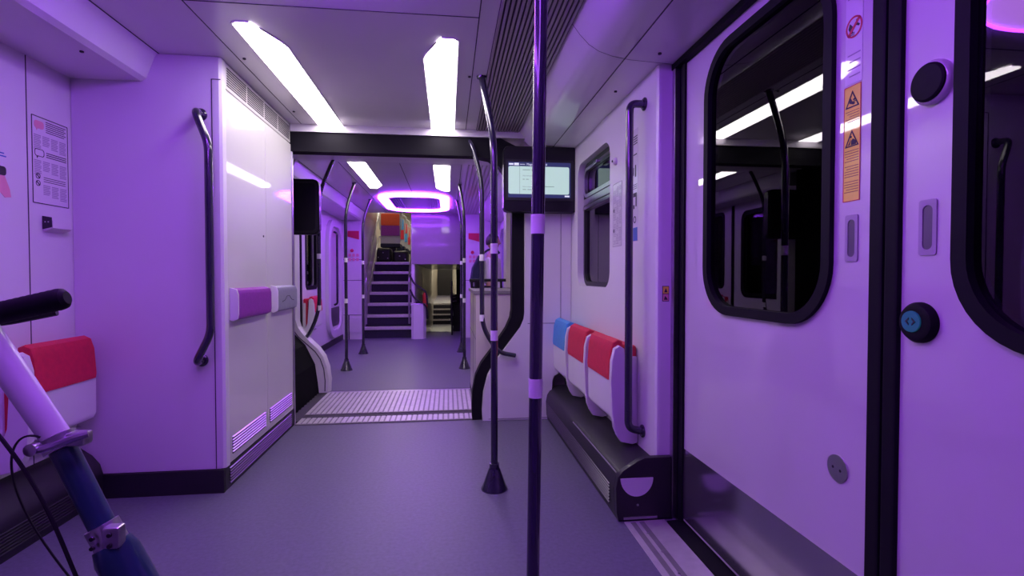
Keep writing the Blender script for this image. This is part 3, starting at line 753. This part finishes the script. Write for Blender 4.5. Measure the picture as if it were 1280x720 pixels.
struct('baseboard_left', B(XL, XL+.012, 5.16, 9.28, 0, .09), 'dark')
struct('baseboard_right', B(XR-.012, XR, 5.16, 9.28, 0, .09), 'dark')
# tall rounded glazed niche
t = empty('glazed_niche', (XL, 8.7, .1), 'tall rounded white-framed niche with a thin black handle on the far left wall', 'niche')
Y0, Y1 = 8.05, 9.15
obj('surround', ringplate(NB(), rrect(Y0, Y1, .13, 1.98, .40, 10), rrect(Y0+.14, Y1-.14, .24, 1.88, .30, 10), 'x', XL+.001, XL+.05), 'panel', t)
obj('back', prism(NB(), rrect(Y0+.13, Y1-.13, .23, 1.89, .30, 10), 'x', XL+.001, XL+.010), 'soffit', t)
obj('handle', tube(NB(), smoothpath([(XL+.02, 8.55, 1.80), (XL+.07, 8.55, 1.78), (XL+.07, 8.55, .66), (XL+.02, 8.55, .64)], .03, 4), .017, 10), 'pole', t)
obj('dark_panel', prism(NB(), rrect(8.25, 8.95, .30, .60, .06, 5), 'x', XL+.011, XL+.018), 'black', t)
seat(XL, 6.80, 1, 'red', 'small red folded seat far away beyond the gangway on the left', width=.46, up=.06)
bm = NB(); wallhole(bm, 5.16, 7.6, 0, 2.06, (5.6, 6.9, .90, 1.93, .12, 8), 'x', XR, 1.02)
struct('wall_right_far', bm, 'panel')
w3 = empty('window_3', (.98, 6.2, 1.4), kind='structure')
obj('window_frame', ringplate(NB(), rrect(5.57, 6.93, .87, 1.96, .13, 8), rrect(5.63, 6.87, .93, 1.90, .10, 8), 'x', XR-.008, XR+.03), 'rubber', w3)
obj('pane', B(.99, .997, 5.58, 6.92, .89, 1.94), 'glass', w3)
struct('wall_right_middle', B(XR, 1.02, 7.6, 9.3, 0, 2.06), 'panel')
t = empty('glazed_niche', (XR, 8.7, .1), 'white rounded niche frame on the far right wall beside the standing person', 'niche')
obj('surround', ringplate(NB(), rrect(Y0, Y1, .13, 1.98, .40, 10), rrect(Y0+.14, Y1-.14, .24, 1.88, .30, 10), 'x', XR-.05, XR-.001), 'panel', t)
obj('back', prism(NB(), rrect(Y0+.13, Y1-.13, .23, 1.89, .30, 10), 'x', XR-.010, XR-.001), 'violet_glow', t)  # niche back glows by its material; no lamp here
# end wall pieces
e1 = struct('wall_end', B(XL, -1.485, 9.28, 9.42, 0, 2.2), 'panel')
bm = NB()
for z in (.42, 1.02, 1.38): box(bm, -1.80, -1.49, 9.277, 9.281, z, z+.008)
box(bm, -1.72, -1.70, 9.277, 9.281, 0, .42)
obj('seam', bm, 'seam', e1)
obj('service_hatch', prism(NB(), rrect(-1.70, -1.50, .12, .36, .02), 'y', 9.268, 9.281, .004), 'panel', e1)
def alarm(x, z, lab, g=True):
    t = empty('emergency_sign', (x, 9.28, z), lab, 'sign')
    obj('red_panel', prism(NB(), [(x-.10, z), (x+.09, z-.05), (x+.09, z+.10), (x-.10, z+.10)], 'y', 9.268, 9.2795), 'inkred', t)
    bm = NB()
    for i in range(3):
        for j in range(2): prism(bm, rrect(x-.09+i*.065, x-.045+i*.065, z-.42+j*.075, z-.37+j*.075, .008), 'y', 9.270, 9.2795)
    obj('pictogram', bm, 'inkpink', t)
    obj('alarm_button', lathe(NB(), [(.03, 9.2795), (.028, 9.262)], (x-.03, 0, z-.24), 'y', 16), 'inkred', t)
alarm(-1.62, 1.78, 'red emergency sign and buttons on the panel left of the stairs')
e2 = struct('wall_end_right', B(.22, XR, 9.28, 9.42, 0, 2.2), 'panel')
obj('seam', B(.22, .9, 9.277, 9.281, 1.02, 1.028), 'seam', e2)
alarm(.46, 1.76, 'red emergency sign on the panel right of the lower passage')
struct('wall_end_header', box(B(-.63, .22, 9.28, 9.42, 1.31, 2.2), -.63, .22, 9.42, 16.0, 1.31, 1.38), 'headergrey')
# side partition between the stairs and the passage
struct('wall_stair_side', box(B(-.64, -.585, 9.30, 9.40, 0, 2.2), -.64, -.585, 9.40, 12.0, -.8, 2.6), 'panel')

# ---- stairs up
st = empty('staircase', (-1.06, 9.4, 0), 'seven dark carpeted steps with pale nosings climbing to the upper deck', 'stairs')
H, T = .198, .25
for k in range(7):
    y = 9.42+k*T
    sp = obj('step', B(-1.485, -.642, y, 9.42+7*T+.02, k*H, (k+1)*H-.006), 'stepdark', st)
    obj('nosing', B(-1.485, -.642, y-.022, y+.05, (k+1)*H-.052, (k+1)*H+.004, .006), 'ramp', sp)
for s, x in ((0, -1.44), (1, -.69)):
    pts = [(x, 9.42, .25), (x, 9.42, 1.05), (x, 9.55, 1.15), (x, 11.2, 2.42), (x, 11.5, 2.45)]
    r_ = empty('stair_rail', (x, 9.45, 0), ('steel handrail up the left side of the stairs', 'steel handrail up the right side of the stairs')[s], 'handrail')
    obj('rail', tube(NB(), smoothpath(pts, .08, 5), .018, 12), 'steel', r_)
    obj('lower_rail', tube(NB(), smoothpath([(x, 9.45, .62), (x, 11.2, 1.92), (x, 11.5, 1.94)], .05, 4), .014, 10), 'steel', r_)
# upper deck
ZU = 7*H
struct('floor_upper', B(-1.9, .9, 11.19, 19, ZU-.05, ZU), 'floor')
struct('ceiling_upper', box(B(-1.9, .9, 9.42, 19, 3.25, 3.3), -1.9, -1.485, 9.42, 11.2, 2.2, 3.3), 'beige')
struct('wall_upper_left', box(B(-1.9, -1.82, 11.2, 19, ZU, 3.3), -1.60, -1.488, 9.42, 11.2, 0, 3.3), 'beige')
struct('wall_upper_right', box(B(-.64, -.585, 9.42, 12.0, 2.6, 3.3), .85, .93, 12, 19, ZU, 3.3), 'beige')
struct('wall_upper_end', B(-1.9, .93, 19, 19.1, ZU, 3.3), 'beige')
def deck_seat(x, y, z0, m1, m2, lab, handle=True, w=.44, grp='upper deck seats'):
    t = empty('passenger_chair', (x, y, z0), lab, 'seat', grp)
    h = w/2
    bm = NB(); prism(bm, rrect(x-h, x+h, z0+.42, z0+1.13, .05, 5), 'y', y, y+.07, .01); obj('backrest_shell', bm, 'bikewhite', t)
    obj('upper_cushion', prism(NB(), rrect(x-h+.015, x+h-.015, z0+.85, z0+1.12, .03, 4), 'y', y-.022, y+.001, .008), m1, t)
    obj('lower_cushion', prism(NB(), rrect(x-h+.015, x+h-.015, z0+.62, z0+.85, .01, 3), 'y', y-.022, y+.001, .006), m2, t)
    obj('headrest', prism(NB(), rrect(x-h*.55, x+h*.55, z0+1.12, z0+1.22, .03, 4), 'y', y, y+.06, .01), m1, t)
    obj('seat_base', B(x-h, x+h, y-.02, y+.45, z0+.36, z0+.45, .02), 'navy', t)
    obj('pedestal', B(x-h*.5, x+h*.5, y+.1, y+.35, z0, z0+.37, .01), 'dark', t)
    if handle:
        for s in (-1, 1):
            obj('grab_handle', tube(NB(), smoothpath([(x+s*(h+.01), y+.03, z0+.75), (x+s*(h+.05), y+.03, z0+1.18), (x+s*(h-.04), y+.03, z0+1.22)], .05, 5), .013, 10), 'bikewhite', t)
    return t
lab = ['orange and purple upper deck seat at the head of the stairs', 'blue topped upper deck seat behind the orange and purple one', 'third upper deck seat from the stairs, red over blue', 'farthest upper deck seat with an orange top']
for k, (m1, m2) in enumerate((('orange', 'purple'), ('blue', 'red'), ('red', 'blue'), ('orange', 'red'))):
    deck_seat(-1.29, 12.0+k*1.1, ZU, m1, m2, lab[k])
t = empty('luggage_pile', (-1.28, 11.75, ZU), 'black bags lying in front of the orange seat at the stair head', 'luggage')
bm = NB(); box(bm, -1.58, -1.22, 11.55, 11.85, ZU+.001, ZU+.33, .07, 3); obj('bag', bm, 'black', t)
bm = NB(); box(bm, -1.20, -.86, 11.6, 11.88, ZU+.001, ZU+.27, .06, 3); obj('bag', bm, 'dark', t)
bm = NB()
for x, z in ((-1.50, .12), (-1.40, .22), (-1.30, .10), (-1.05, .15), (-.93, .08)): lathe(bm, [(.012, 11.53), (.012, 11.60)], (x, 0, ZU+z), 'y', 10)
obj('buckle', bm, 'steel', t)
def deck_light(x, y0, y1, z, lab):
    t = empty('deck_light', (x, (y0+y1)/2, z), lab, 'light', 'far deck lights')
    obj('diffuser', B(x-.06, x+.06, y0, y1, z-.014, z-.002), 'warm_light', t)
    obj('frame', ringplate(NB(), rrect(x-.07, x+.07, y0-.01, y1+.01, .004, 2), rrect(x-.06, x+.06, y0, y1, .003, 2), 'z', z-.012, z-.001), 'ceil', t)
deck_light(-1.25, 11.4, 18, 3.25, 'light strip on the upper deck ceiling, hidden above the stair head')

# ---- low partition and black rails beside the stairs
t = empty('low_partition', (-.5, 9.25, 0), 'low curved partition panel at the foot of the stairs beside the passage', 'partition')
bm = NB(); prism(bm, [(-.64, 9.20), (-.60, 9.17), (-.50, 9.17), (-.43, 9.20), (-.39, 9.29), (-.41, 9.29), (-.45, 9.22), (-.51, 9.195), (-.60, 9.20), (-.62, 9.22), (-.62, 9.29), (-.64, 9.29)], 'z', 0, .60)
obj('panel', bm, 'panel', t)
obj('edge_strip', tube(NB(), smoothpath([(-.63, 9.18, .61), (-.50, 9.175, .61), (-.42, 9.20, .61), (-.395, 9.28, .61)], .03, 4), .010, 8), 'steel', t)
for z, lab in ((.98, 'upper of two black curved rails beside the stairs'), (.73, 'lower of two black curved rails beside the stairs')):
    rail('curved_stair_rail', [(-.66, 9.27, z+.13), (-.60, 9.22, z), (-.38, 9.20, z-.16), (-.36, 9.20, z-.38)], .016, lab, 'handrail', group=None, m='black', rad=.05)
# ---- lower passage: stairs down, low deck, stairs up again
ZD = -.75
struct('floor_lower', box(B(-.62, .9, 10.4, 11.0, ZD-.05, ZD), -.62, .9, 11.0, 21.0, ZD-.05, ZD), 'floor')
ds = empty('stairs_down', (-.2, 10.4, 0), 'short flight of steps down to the lower deck behind the passage', 'stairs')
for k in range(4): obj('step', B(-.583, .30, 10.4+k*.15, 10.4+(k+1)*.15, ZD+.001, -(k+1)*.15-.002), 'stepdark', ds)
us = empty('stairs_up', (-.3, 20.5, ZD), 'distant steps with pale nosings at the far end of the lower deck', 'stairs')
for k in range(4):
    q = obj('step', B(-.583, .08, 20.1+k*.25, 21.2, ZD+.001+k*.1875, ZD+(k+1)*.1875), 'stepdark', us)
    obj('nosing', B(-.583, .08, 20.08+k*.25, 20.13+k*.25, ZD+(k+1)*.1875-.05, ZD+(k+1)*.1875+.004), 'ramp', q)
struct('floor_distant', B(-.8, .9, 21.15, 30, -.05, 0), 'floor')
struct('wall_lower_left', box(B(-.64, -.585, 12.0, 21, ZD, 1.52), -.9, -.60, 21, 30, -.1, 2.35), 'beige')
struct('wall_lower_right', box(B(.85, .93, 9.42, 21, ZD, 1.52), .25, .33, 21.0, 30, -.1, 2.35), 'beige')
struct('ceiling_lower', box(box(B(-.64, .93, 16.0, 21, 1.52, 1.57), -.64, .93, 15.98, 16.0, 1.31, 1.57), -.9, .9, 21, 30, 2.35, 2.4), 'beige')
struct('wall_distant', B(-.9, .9, 30, 30.1, 0, 2.35), 'dark')
deck_light(-.1, 16.3, 20.6, 1.52, 'light strip on the lower deck ceiling hidden behind the passage header')  # unseen strip, set above the sight line to brighten the lower deck
deck_light(-.25, 22, 29, 2.35, 'light strip on the ceiling of the most distant car')
labs = ['first dark seat row on the right of the lower deck', 'second dark seat row on the right of the lower deck', 'third dark seat row on the right of the lower deck', 'fourth dark seat row on the right of the lower deck']
for k in range(4):
    t = empty('passenger_chair', (.48, 12.4+k*2.0, ZD), labs[k], 'seat', 'lower deck seats')
    y = 12.4+k*2.0
    obj('backrest', prism(NB(), rrect(.12, .82, ZD+.45, ZD+1.2, .06, 5), 'y', y, y+.12, .01), 'dark', t)
    obj('seat', B(.12, .82, y-.45, y+.02, ZD+.36, ZD+.46, .03), 'dark', t)
    obj('leg', B(.40, .50, y-.3, y-.1, ZD+.001, ZD+.37), 'dark', t)
    obj('grab_handle', tube(NB(), smoothpath([(.11, y+.06, ZD+.9), (.07, y+.06, ZD+1.24), (.20, y+.06, ZD+1.26)], .05, 5), .014, 8), 'bikewhite', t)
# railing right side of the passage
t = empty('passage_railing', (.08, 10.0, 0), 'dark railing with bright rungs on the right of the lower passage', 'railing')
for y in (9.75, 10.1, 10.45):
    obj('post', tube(NB(), [(.07, y, 0.0), (.07, y, .92)], .014, 8), 'black', t)
obj('top_rail', tube(NB(), smoothpath([(.07, 9.75, .90), (.07, 9.85, 1.0), (.07, 10.35, 1.0), (.07, 10.45, .90)], .06, 4), .016, 10), 'steel', t)
for z in (.2, .45, .7): obj('rung', tube(NB(), [(.07, 9.75, z), (.07, 10.45, z)], .010, 8), 'steel', t)
t = empty('red_extinguisher', (-.36, 9.9, 0), 'small red object beside the passage opening below the black rails', 'extinguisher')
bm = NB(); lathe(bm, [(.035, .50), (.045, .52), (.045, .74), (.03, .79), (.014, .80)], (-.42, 9.62, 0), n=18); obj('cylinder', bm, 'orange', t)
obj('bracket', B(-.585, -.44, 9.60, 9.64, .60, .64), 'dark', t)

# ================================================================ person
def skin_mesh(name, verts, edges, radii, m, parent=None, sub=2, root=0):
    me = bpy.data.meshes.new(name); off = wl(parent) if parent is not None else Vector((0, 0, 0))
    me.from_pydata([Vector(v)-off for v in verts], edges, []); o = bpy.data.objects.new(name, me); C.objects.link(o)
    if parent is not None: o.parent = parent
    md = o.modifiers.new('skin', 'SKIN'); md.use_smooth_shade = True
    sl = me.skin_vertices[0].data
    for i, r in enumerate(radii):
        sl[i].radius = r if isinstance(r, tuple) else (r, r)
        sl[i].use_root = (i == root)
    s = o.modifiers.new('sub', 'SUBSURF'); s.levels = sub; s.render_levels = sub
    me.materials.append(M[m]); return o
px, py = .65, 7.70
t = empty('person', (px, py, 0), 'person in a white shirt with black hair standing behind the gangway cabinet', 'person')
# facing +x (towards the right wall); y is the side direction
V = [(0, 0, .92), (0.005, 0, 1.10), (0, 0, 1.28), (0, 0, 1.38), (.005, 0, 1.46), (.015, 0, 1.53),      # pelvis, waist, chest, shoulders, neck, head base
     (0, -.09, .86), (.01, -.10, .48), (-.01, -.10, .08), (.07, -.11, .035), (.14, -.12, .025),         # near leg
     (0, .09, .86), (.02, .10, .48), (0, .10, .08), (.08, .11, .035), (.15, .12, .025),
     (0, -.17, 1.36), (-.02, -.215, 1.10), (.08, -.22, .90), (.15, -.21, .86),
     (0, .17, 1.36), (-.02, .215, 1.10), (.08, .22, .90), (.15, .21, .86)]
E_ = [(0, 1), (1, 2), (2, 3), (3, 4), (4, 5), (0, 6), (6, 7), (7, 8), (8, 9), (9, 10), (0, 11), (11, 12), (12, 13), (13, 14), (14, 15), (3, 16), (16, 17), (17, 18), (18, 19), (3, 20), (20, 21), (21, 22), (22, 23)]
Rr = [.12, .115, .125, .11, .052, .055, .085, .06, .04, .038, .03, .085, .06, .04, .038, .03, .058, .043, .034, .028, .058, .043, .034, .028]
V = [(px+a, py+b, c) for a, b, c in V]
skin_mesh('body', V, E_, Rr, 'skin', t)
# clothes as slightly larger shells
sh = [0, 1, 2, 3, 16, 17, 18, 20, 21, 22]; ix = {v: i for i, v in enumerate(sh)}
sv = [V[i] for i in sh]; sv[0] = (px, py, .94)
skin_mesh('shirt', sv, [(ix[a], ix[b]) for a, b in E_ if a in ix and b in ix], [.150, .145, .150, .125, .078, .062, .050, .078, .062, .050], 'shirt', t)
tr = [0, 6, 7, 8, 11, 12, 13]; ix = {v: i for i, v in enumerate(tr)}
skin_mesh('trousers', [V[i] for i in tr], [(ix[a], ix[b]) for a, b in E_ if a in ix and b in ix], [.135, .10, .078, .06, .10, .078, .06], 'dark', t)
for s in (-1, 1): obj('shoe', box(NB(), px-.06, px+.20, py+s*.11-.05, py+s*.11+.05, .0, .085, .03, 3), 'black', t)
bm = NB(); bmesh.ops.create_icosphere(bm, subdivisions=4, radius=1)
for v in bm.verts:
    x, y, z = v.co
    fx = x*.095; fy = y*.075; fz = z*.118
    if z < -.2 and x > 0: fx *= .88
    if x > .85 and -.35 < z < .05: fx += .02*(1-abs(z+.15)/.2) * (1 if abs(y) < .25 else 0)     # nose
    if x > .8 and -.62 < z < -.48 and abs(y) < .4: fx += .006                                   # lips
    if x > .8 and .05 < z < .22 and .2 < abs(y) < .5: fx -= .006                                # eye sockets
    v.co = (px+.02+fx, py+fy, 1.60+fz)
hd = obj('head', bm, 'skin', t)
for s in (-1, 1): obj('ear', box(NB(), px+.005, px+.03, py+s*.074-.008, py+s*.074+.008, 1.57, 1.63, .006), 'skin', hd)
for s in (-1, 1): obj('eye', lathe(NB(), [(.009, px+.098), (.008, px+.104)], (0, py+s*.03, 1.612), 'x', 12), 'inkdark', hd)
bm = NB(); bmesh.ops.create_icosphere(bm, subdivisions=4, radius=1)
bmesh.ops.delete(bm, geom=[v for v in bm.verts if v.co.z < -.45 or (v.co.x > .45 and v.co.z < .45)], context='VERTS')
for v in bm.verts: v.co = (px+.008+v.co.x*.106, py+v.co.y*.087, 1.61+v.co.z*.124)
obj('hair', bm, 'hair', t)
# hands with five fingers
for s in (-1, 1):
    w0 = V[19] if s < 0 else V[23]
    hv = [w0, (w0[0]+.05, w0[1], w0[2]-.02)]; he = [(0, 1)]; hr = [.024, (.034, .018)]
    for f in range(4):
        b = len(hv); yy = w0[1]+(f-1.5)*.017; L = (.030, .036, .034, .026)[f]
        hv += [(w0[0]+.075, yy, w0[2]-.03), (w0[0]+.075+L, yy, w0[2]-.045), (w0[0]+.075+L*1.5, yy, w0[2]-.072)]
        he += [(1, b), (b, b+1), (b+1, b+2)]; hr += [.009, .0085, .007]
    b = len(hv); hv += [(w0[0]+.05, w0[1]-s*.035, w0[2]-.03), (w0[0]+.08, w0[1]-s*.045, w0[2]-.045)]; he += [(1, b), (b, b+1)]; hr += [.010, .008]
    skin_mesh('hand', hv, he, hr, 'skin', t, sub=1)
t = empty('backpack', (px-.22, py, 1.05), 'dark navy backpack on the back of the person in white', 'backpack')
bm = NB(); prism(bm, [(px-.165, 1.42), (px-.21, 1.40), (px-.30, 1.22), (px-.33, 1.02), (px-.31, .93), (px-.165, .93)], 'y', py-.15, py+.15, .03); obj('bag', bm, 'navy', t)
for s in (-1, 1): obj('strap', tube(NB(), smoothpath([(px-.17, py+s*.10, 1.40), (px-.05, py+s*.11, 1.505), (px+.07, py+s*.10, 1.47), (px+.10, py+s*.10, 1.43)], .06, 5), .014, 8), 'navy', t)

# ================================================================ folding bicycle (left foreground)
bk = empty('folding_bicycle', (-.9, .88, 0), 'folding bicycle at the left edge, dark blue with white handlebar stem and black grip', 'bicycle')
Y = .87
P0 = Vector((-.450, .832, .61)); P1 = Vector((-.510, .840, .713)); P2 = Vector((-.579, .851, .852)); P3 = Vector((-.702, .87, 1.032))
ax = (P2-P0).normalized()
obj('head_tube', tube(NB(), [P0-ax*.16, P0-ax*.155, P1-ax*.035, P1-ax*.016], [.026, .030, .030, .025], 24), 'bikeblue', bk)
def along(a, b, t): return a+(b-a)*t
Q = P1       # lower collar
obj('stem_lower', tube(NB(), [Q, P2], .0175, 24), 'bikeblue', bk)
obj('stem_upper', tube(NB(), [P2-(P3-P2).normalized()*.004, along(P2, P3, .5), P3], [.0185, .0195, .0205], 24), 'bikewhite', bk)
cl1 = obj('lower_clamp', tube(NB(), [Q-ax*.018, Q-ax*.017, Q+ax*.015, Q+ax*.016], [.021, .0225, .0225, .021], 24), 'steel', bk)
obj('clamp_lug', box(NB(), Q.x+.008, Q.x+.032, Q.y-.026, Q.y-.006, Q.z-.012, Q.z+.02, .004), 'steel', cl1)
bm = NB()
for dz in (-.007, .007): lathe(bm, [(.0035, Q.y-.0275), (.003, Q.y-.031)], (Q.x-.002, 0, Q.z+dz), 'y', 10)
for dz in (-.006, .01): lathe(bm, [(.0035, Q.y-.0265), (.003, Q.y-.029)], (Q.x+.02, 0, Q.z+dz), 'y', 10)
obj('bolt', bm, 'dark', cl1)
cl2 = obj('upper_clamp', tube(NB(), [P2-ax*.013, P2-ax*.012, P2+ax*.009, P2+ax*.010], [.021, .024, .024, .021], 24), 'steel', bk)
obj('quick_release_lever', tube(NB(), smoothpath([P2+Vector((-.02, -.03, -.005)), P2+Vector((.012, -.035, .002)), P2+Vector((.035, -.03, .012)), P2+Vector((.052, -.02, .016))], .01, 4), [.006]*16 if False else .006, 10), 'steel', cl2)
obj('lever_block', box(NB(), P2.x+.018, P2.x+.044, P2.y-.018, P2.y+.006, P2.z-.004, P2.z+.016, .004), 'steel', cl2)
obj('lever_nut', lathe(NB(), [(.009, P2.y-.04), (.009, P2.y-.028)], (P2.x-.012, 0, P2.z+.0), 'y', 12), 'steel', cl2)
# handlebar, turned
G1 = Vector((-.580, .875, 1.067)); G0 = Vector((-.682, .868, 1.041)); hb = (G1-G0).normalized()
P3b = P3+Vector((0, .0, .0)); far = P3-hb*.42
obj('handlebar', tube(NB(), smoothpath([far, P3-hb*.05, P3, G0-hb*.003, G1-hb*.01], .02, 4), .0125, 18), 'bikewhite', bk)
L = (G1-G0).length
gp = [G0+hb*L*k/24 for k in range(25)]
gr = [.0165+(.0006 if k % 2 else 0) for k in range(23)]+[.0155, .010]
obj('grip', tube(NB(), gp, gr, 24), 'rubber', bk)
fp = [far-hb*.003+hb*.11*k/10 for k in range(11)]
obj('grip', tube(NB(), fp, .0165, 20), 'rubber', bk)
sh_ = obj('shifter', tube(NB(), [G0-hb*.028, G0-hb*.027, G0-hb*.004, G0-hb*.003], [.016, .019, .019, .016], 20), 'black', bk)
obj('shift_lever', tube(NB(), smoothpath([G0-hb*.015+Vector((0, -.012, .012)), G0-hb*.010+Vector((0, -.02, .026)), G0+hb*.003+Vector((0, -.02, .030))], .008, 3), .0045, 8), 'black', sh_)
obj('lever_bracket', tube(NB(), [G0-hb*.04+Vector((0, -.01, 0)), G0-hb*.02+Vector((0, -.02, -.004))], .009, 10), 'steel', sh_)
lv = obj('brake_lever', tube(NB(), smoothpath([G0-hb*.05+Vector((0, -.015, .0)), G0-hb*.02+Vector((.0, .05, -.01)), G0+hb*.05+Vector((0, .06, -.012))], .02, 4), .006, 8), 'black', sh_)
# cables
def bez(pts, n=40):
    out = []
    for i in range(n+1):
        t = i/n; q = [Vector(p) for p in pts]
        while len(q) > 1: q = [a+(b-a)*t for a, b in zip(q, q[1:])]
        out.append(q[0])
    return out
obj('cable', tube(NB(), bez([(-.76, .84, 1.03), (-.72, .80, .96), (-.60, .80, .90), (-.525, .80, .78), (-.555, .80, .68), (-.515, .81, .60), (-.46, .83, .50)]), .0028, 8), 'black', bk)
obj('cable', tube(NB(), bez([(-.59, .83, .865), (-.63, .82, .89), (-.66, .83, .80), (-.60, .84, .70), (-.50, .85, .55)]), .0016, 6), 'black', bk)
# frame, fork, wheels, saddle (mostly outside the frame)
BB = Vector((-.98, .87, .29)); J = P0-ax*.07
fr = tube(NB(), [J+Vector((.0, 0, 0)), along(J, BB+Vector((.12, 0, .06)), .5)+Vector((0, 0, -.02)), BB+Vector((.1, 0, .04)), BB], [.026, .025, .024, .022], 20)
obj('main_tube', fr, 'bikeblue', bk)
RW = Vector((-1.36, .87, .20)); FW = Vector((-.30, .845, .20))
obj('seat_post', tube(NB(), [BB, BB+Vector((-.17, 0, .60))], .016, 16), 'steel', bk)
sd = BB+Vector((-.17, 0, .60))
bm = NB(); prism(bm, [(-.14, -.07), (-.12, -.075), (-.02, -.04), (.12, -.016), (.14, 0), (.12, .016), (-.02, .04), (-.12, .075), (-.14, .07)], 'z', 0, .05, .012)
bmesh.ops.translate(bm, verts=bm.verts, vec=sd); obj('saddle', bm, 'rubber', bk)
bm = NB()
for s in (-1, 1):
    tube(bm, [BB+Vector((-.02, s*.03, 0)), RW+Vector((0, s*.055, 0))], .009, 8); tube(bm, [BB+Vector((-.10, s*.02, .35)), RW+Vector((0, s*.055, 0))], .008, 8)
obj('rear_triangle', bm, 'bikeblue', bk)
bm = NB(); crown = P0-ax*.17
for s in (-1, 1): tube(bm, smoothpath([crown, crown+Vector((.02, s*.055, -.03)), FW+Vector((0, s*.055, 0))], .03, 4), .010, 10)
obj('fork', bm, 'bikeblue', bk)
def wheel(c):
    n = 40; q = [Vector(c)+Vector((.185*math.cos(2*PI*k/n), 0, .183*math.sin(2*PI*k/n))) for k in range(n)]
    wh = obj('wheel', tube(NB(), q, .0165, 10, closed=True), 'rubber', bk)
    q = [Vector(c)+Vector((.164*math.cos(2*PI*k/n), 0, .164*math.sin(2*PI*k/n))) for k in range(n)]
    obj('rim', tube(NB(), q, .008, 8, closed=True), 'steel', wh)
    obj('hub', lathe(NB(), [(.012, c[1]-.055), (.018, c[1]-.03), (.018, c[1]+.03), (.012, c[1]+.055)], (c[0], 0, c[2]), 'y', 16), 'steel', wh)
    bm = NB()
    for k in range(14):
        a = 2*PI*k/14; tube(bm, [Vector(c)+Vector((.015*math.cos(a), .02*(1 if k % 2 else -1), .015*math.sin(a))), Vector(c)+Vector((.162*math.cos(a), 0, .162*math.sin(a)))], .0012, 5)
    obj('spokes', bm, 'steel', wh)
wheel(RW); wheel(FW)
cr = obj('chainring', lathe(NB(), [(.075, BB.y-.045), (.075, BB.y-.040)], (BB.x, 0, BB.z), 'y', 32), 'steel', bk)
bm = NB(); tube(bm, [BB+Vector((0, -.05, 0)), BB+Vector((.12, -.065, -.10))], .010, 8); tube(bm, [BB+Vector((0, .05, 0)), BB+Vector((-.12, .065, .10))], .010, 8); tube(bm, [BB+Vector((0, -.05, 0)), BB+Vector((0, .05, 0))], .012, 8)
obj('crank', bm, 'steel', bk)
for s in (-1, 1): obj('pedal', box(NB(), BB.x-s*.12-.045, BB.x-s*.12+.045, BB.y+s*.11-.04, BB.y+s*.11+.04, BB.z+s*.10-.012, BB.z+s*.10+.012, .006), 'rubber', bk)
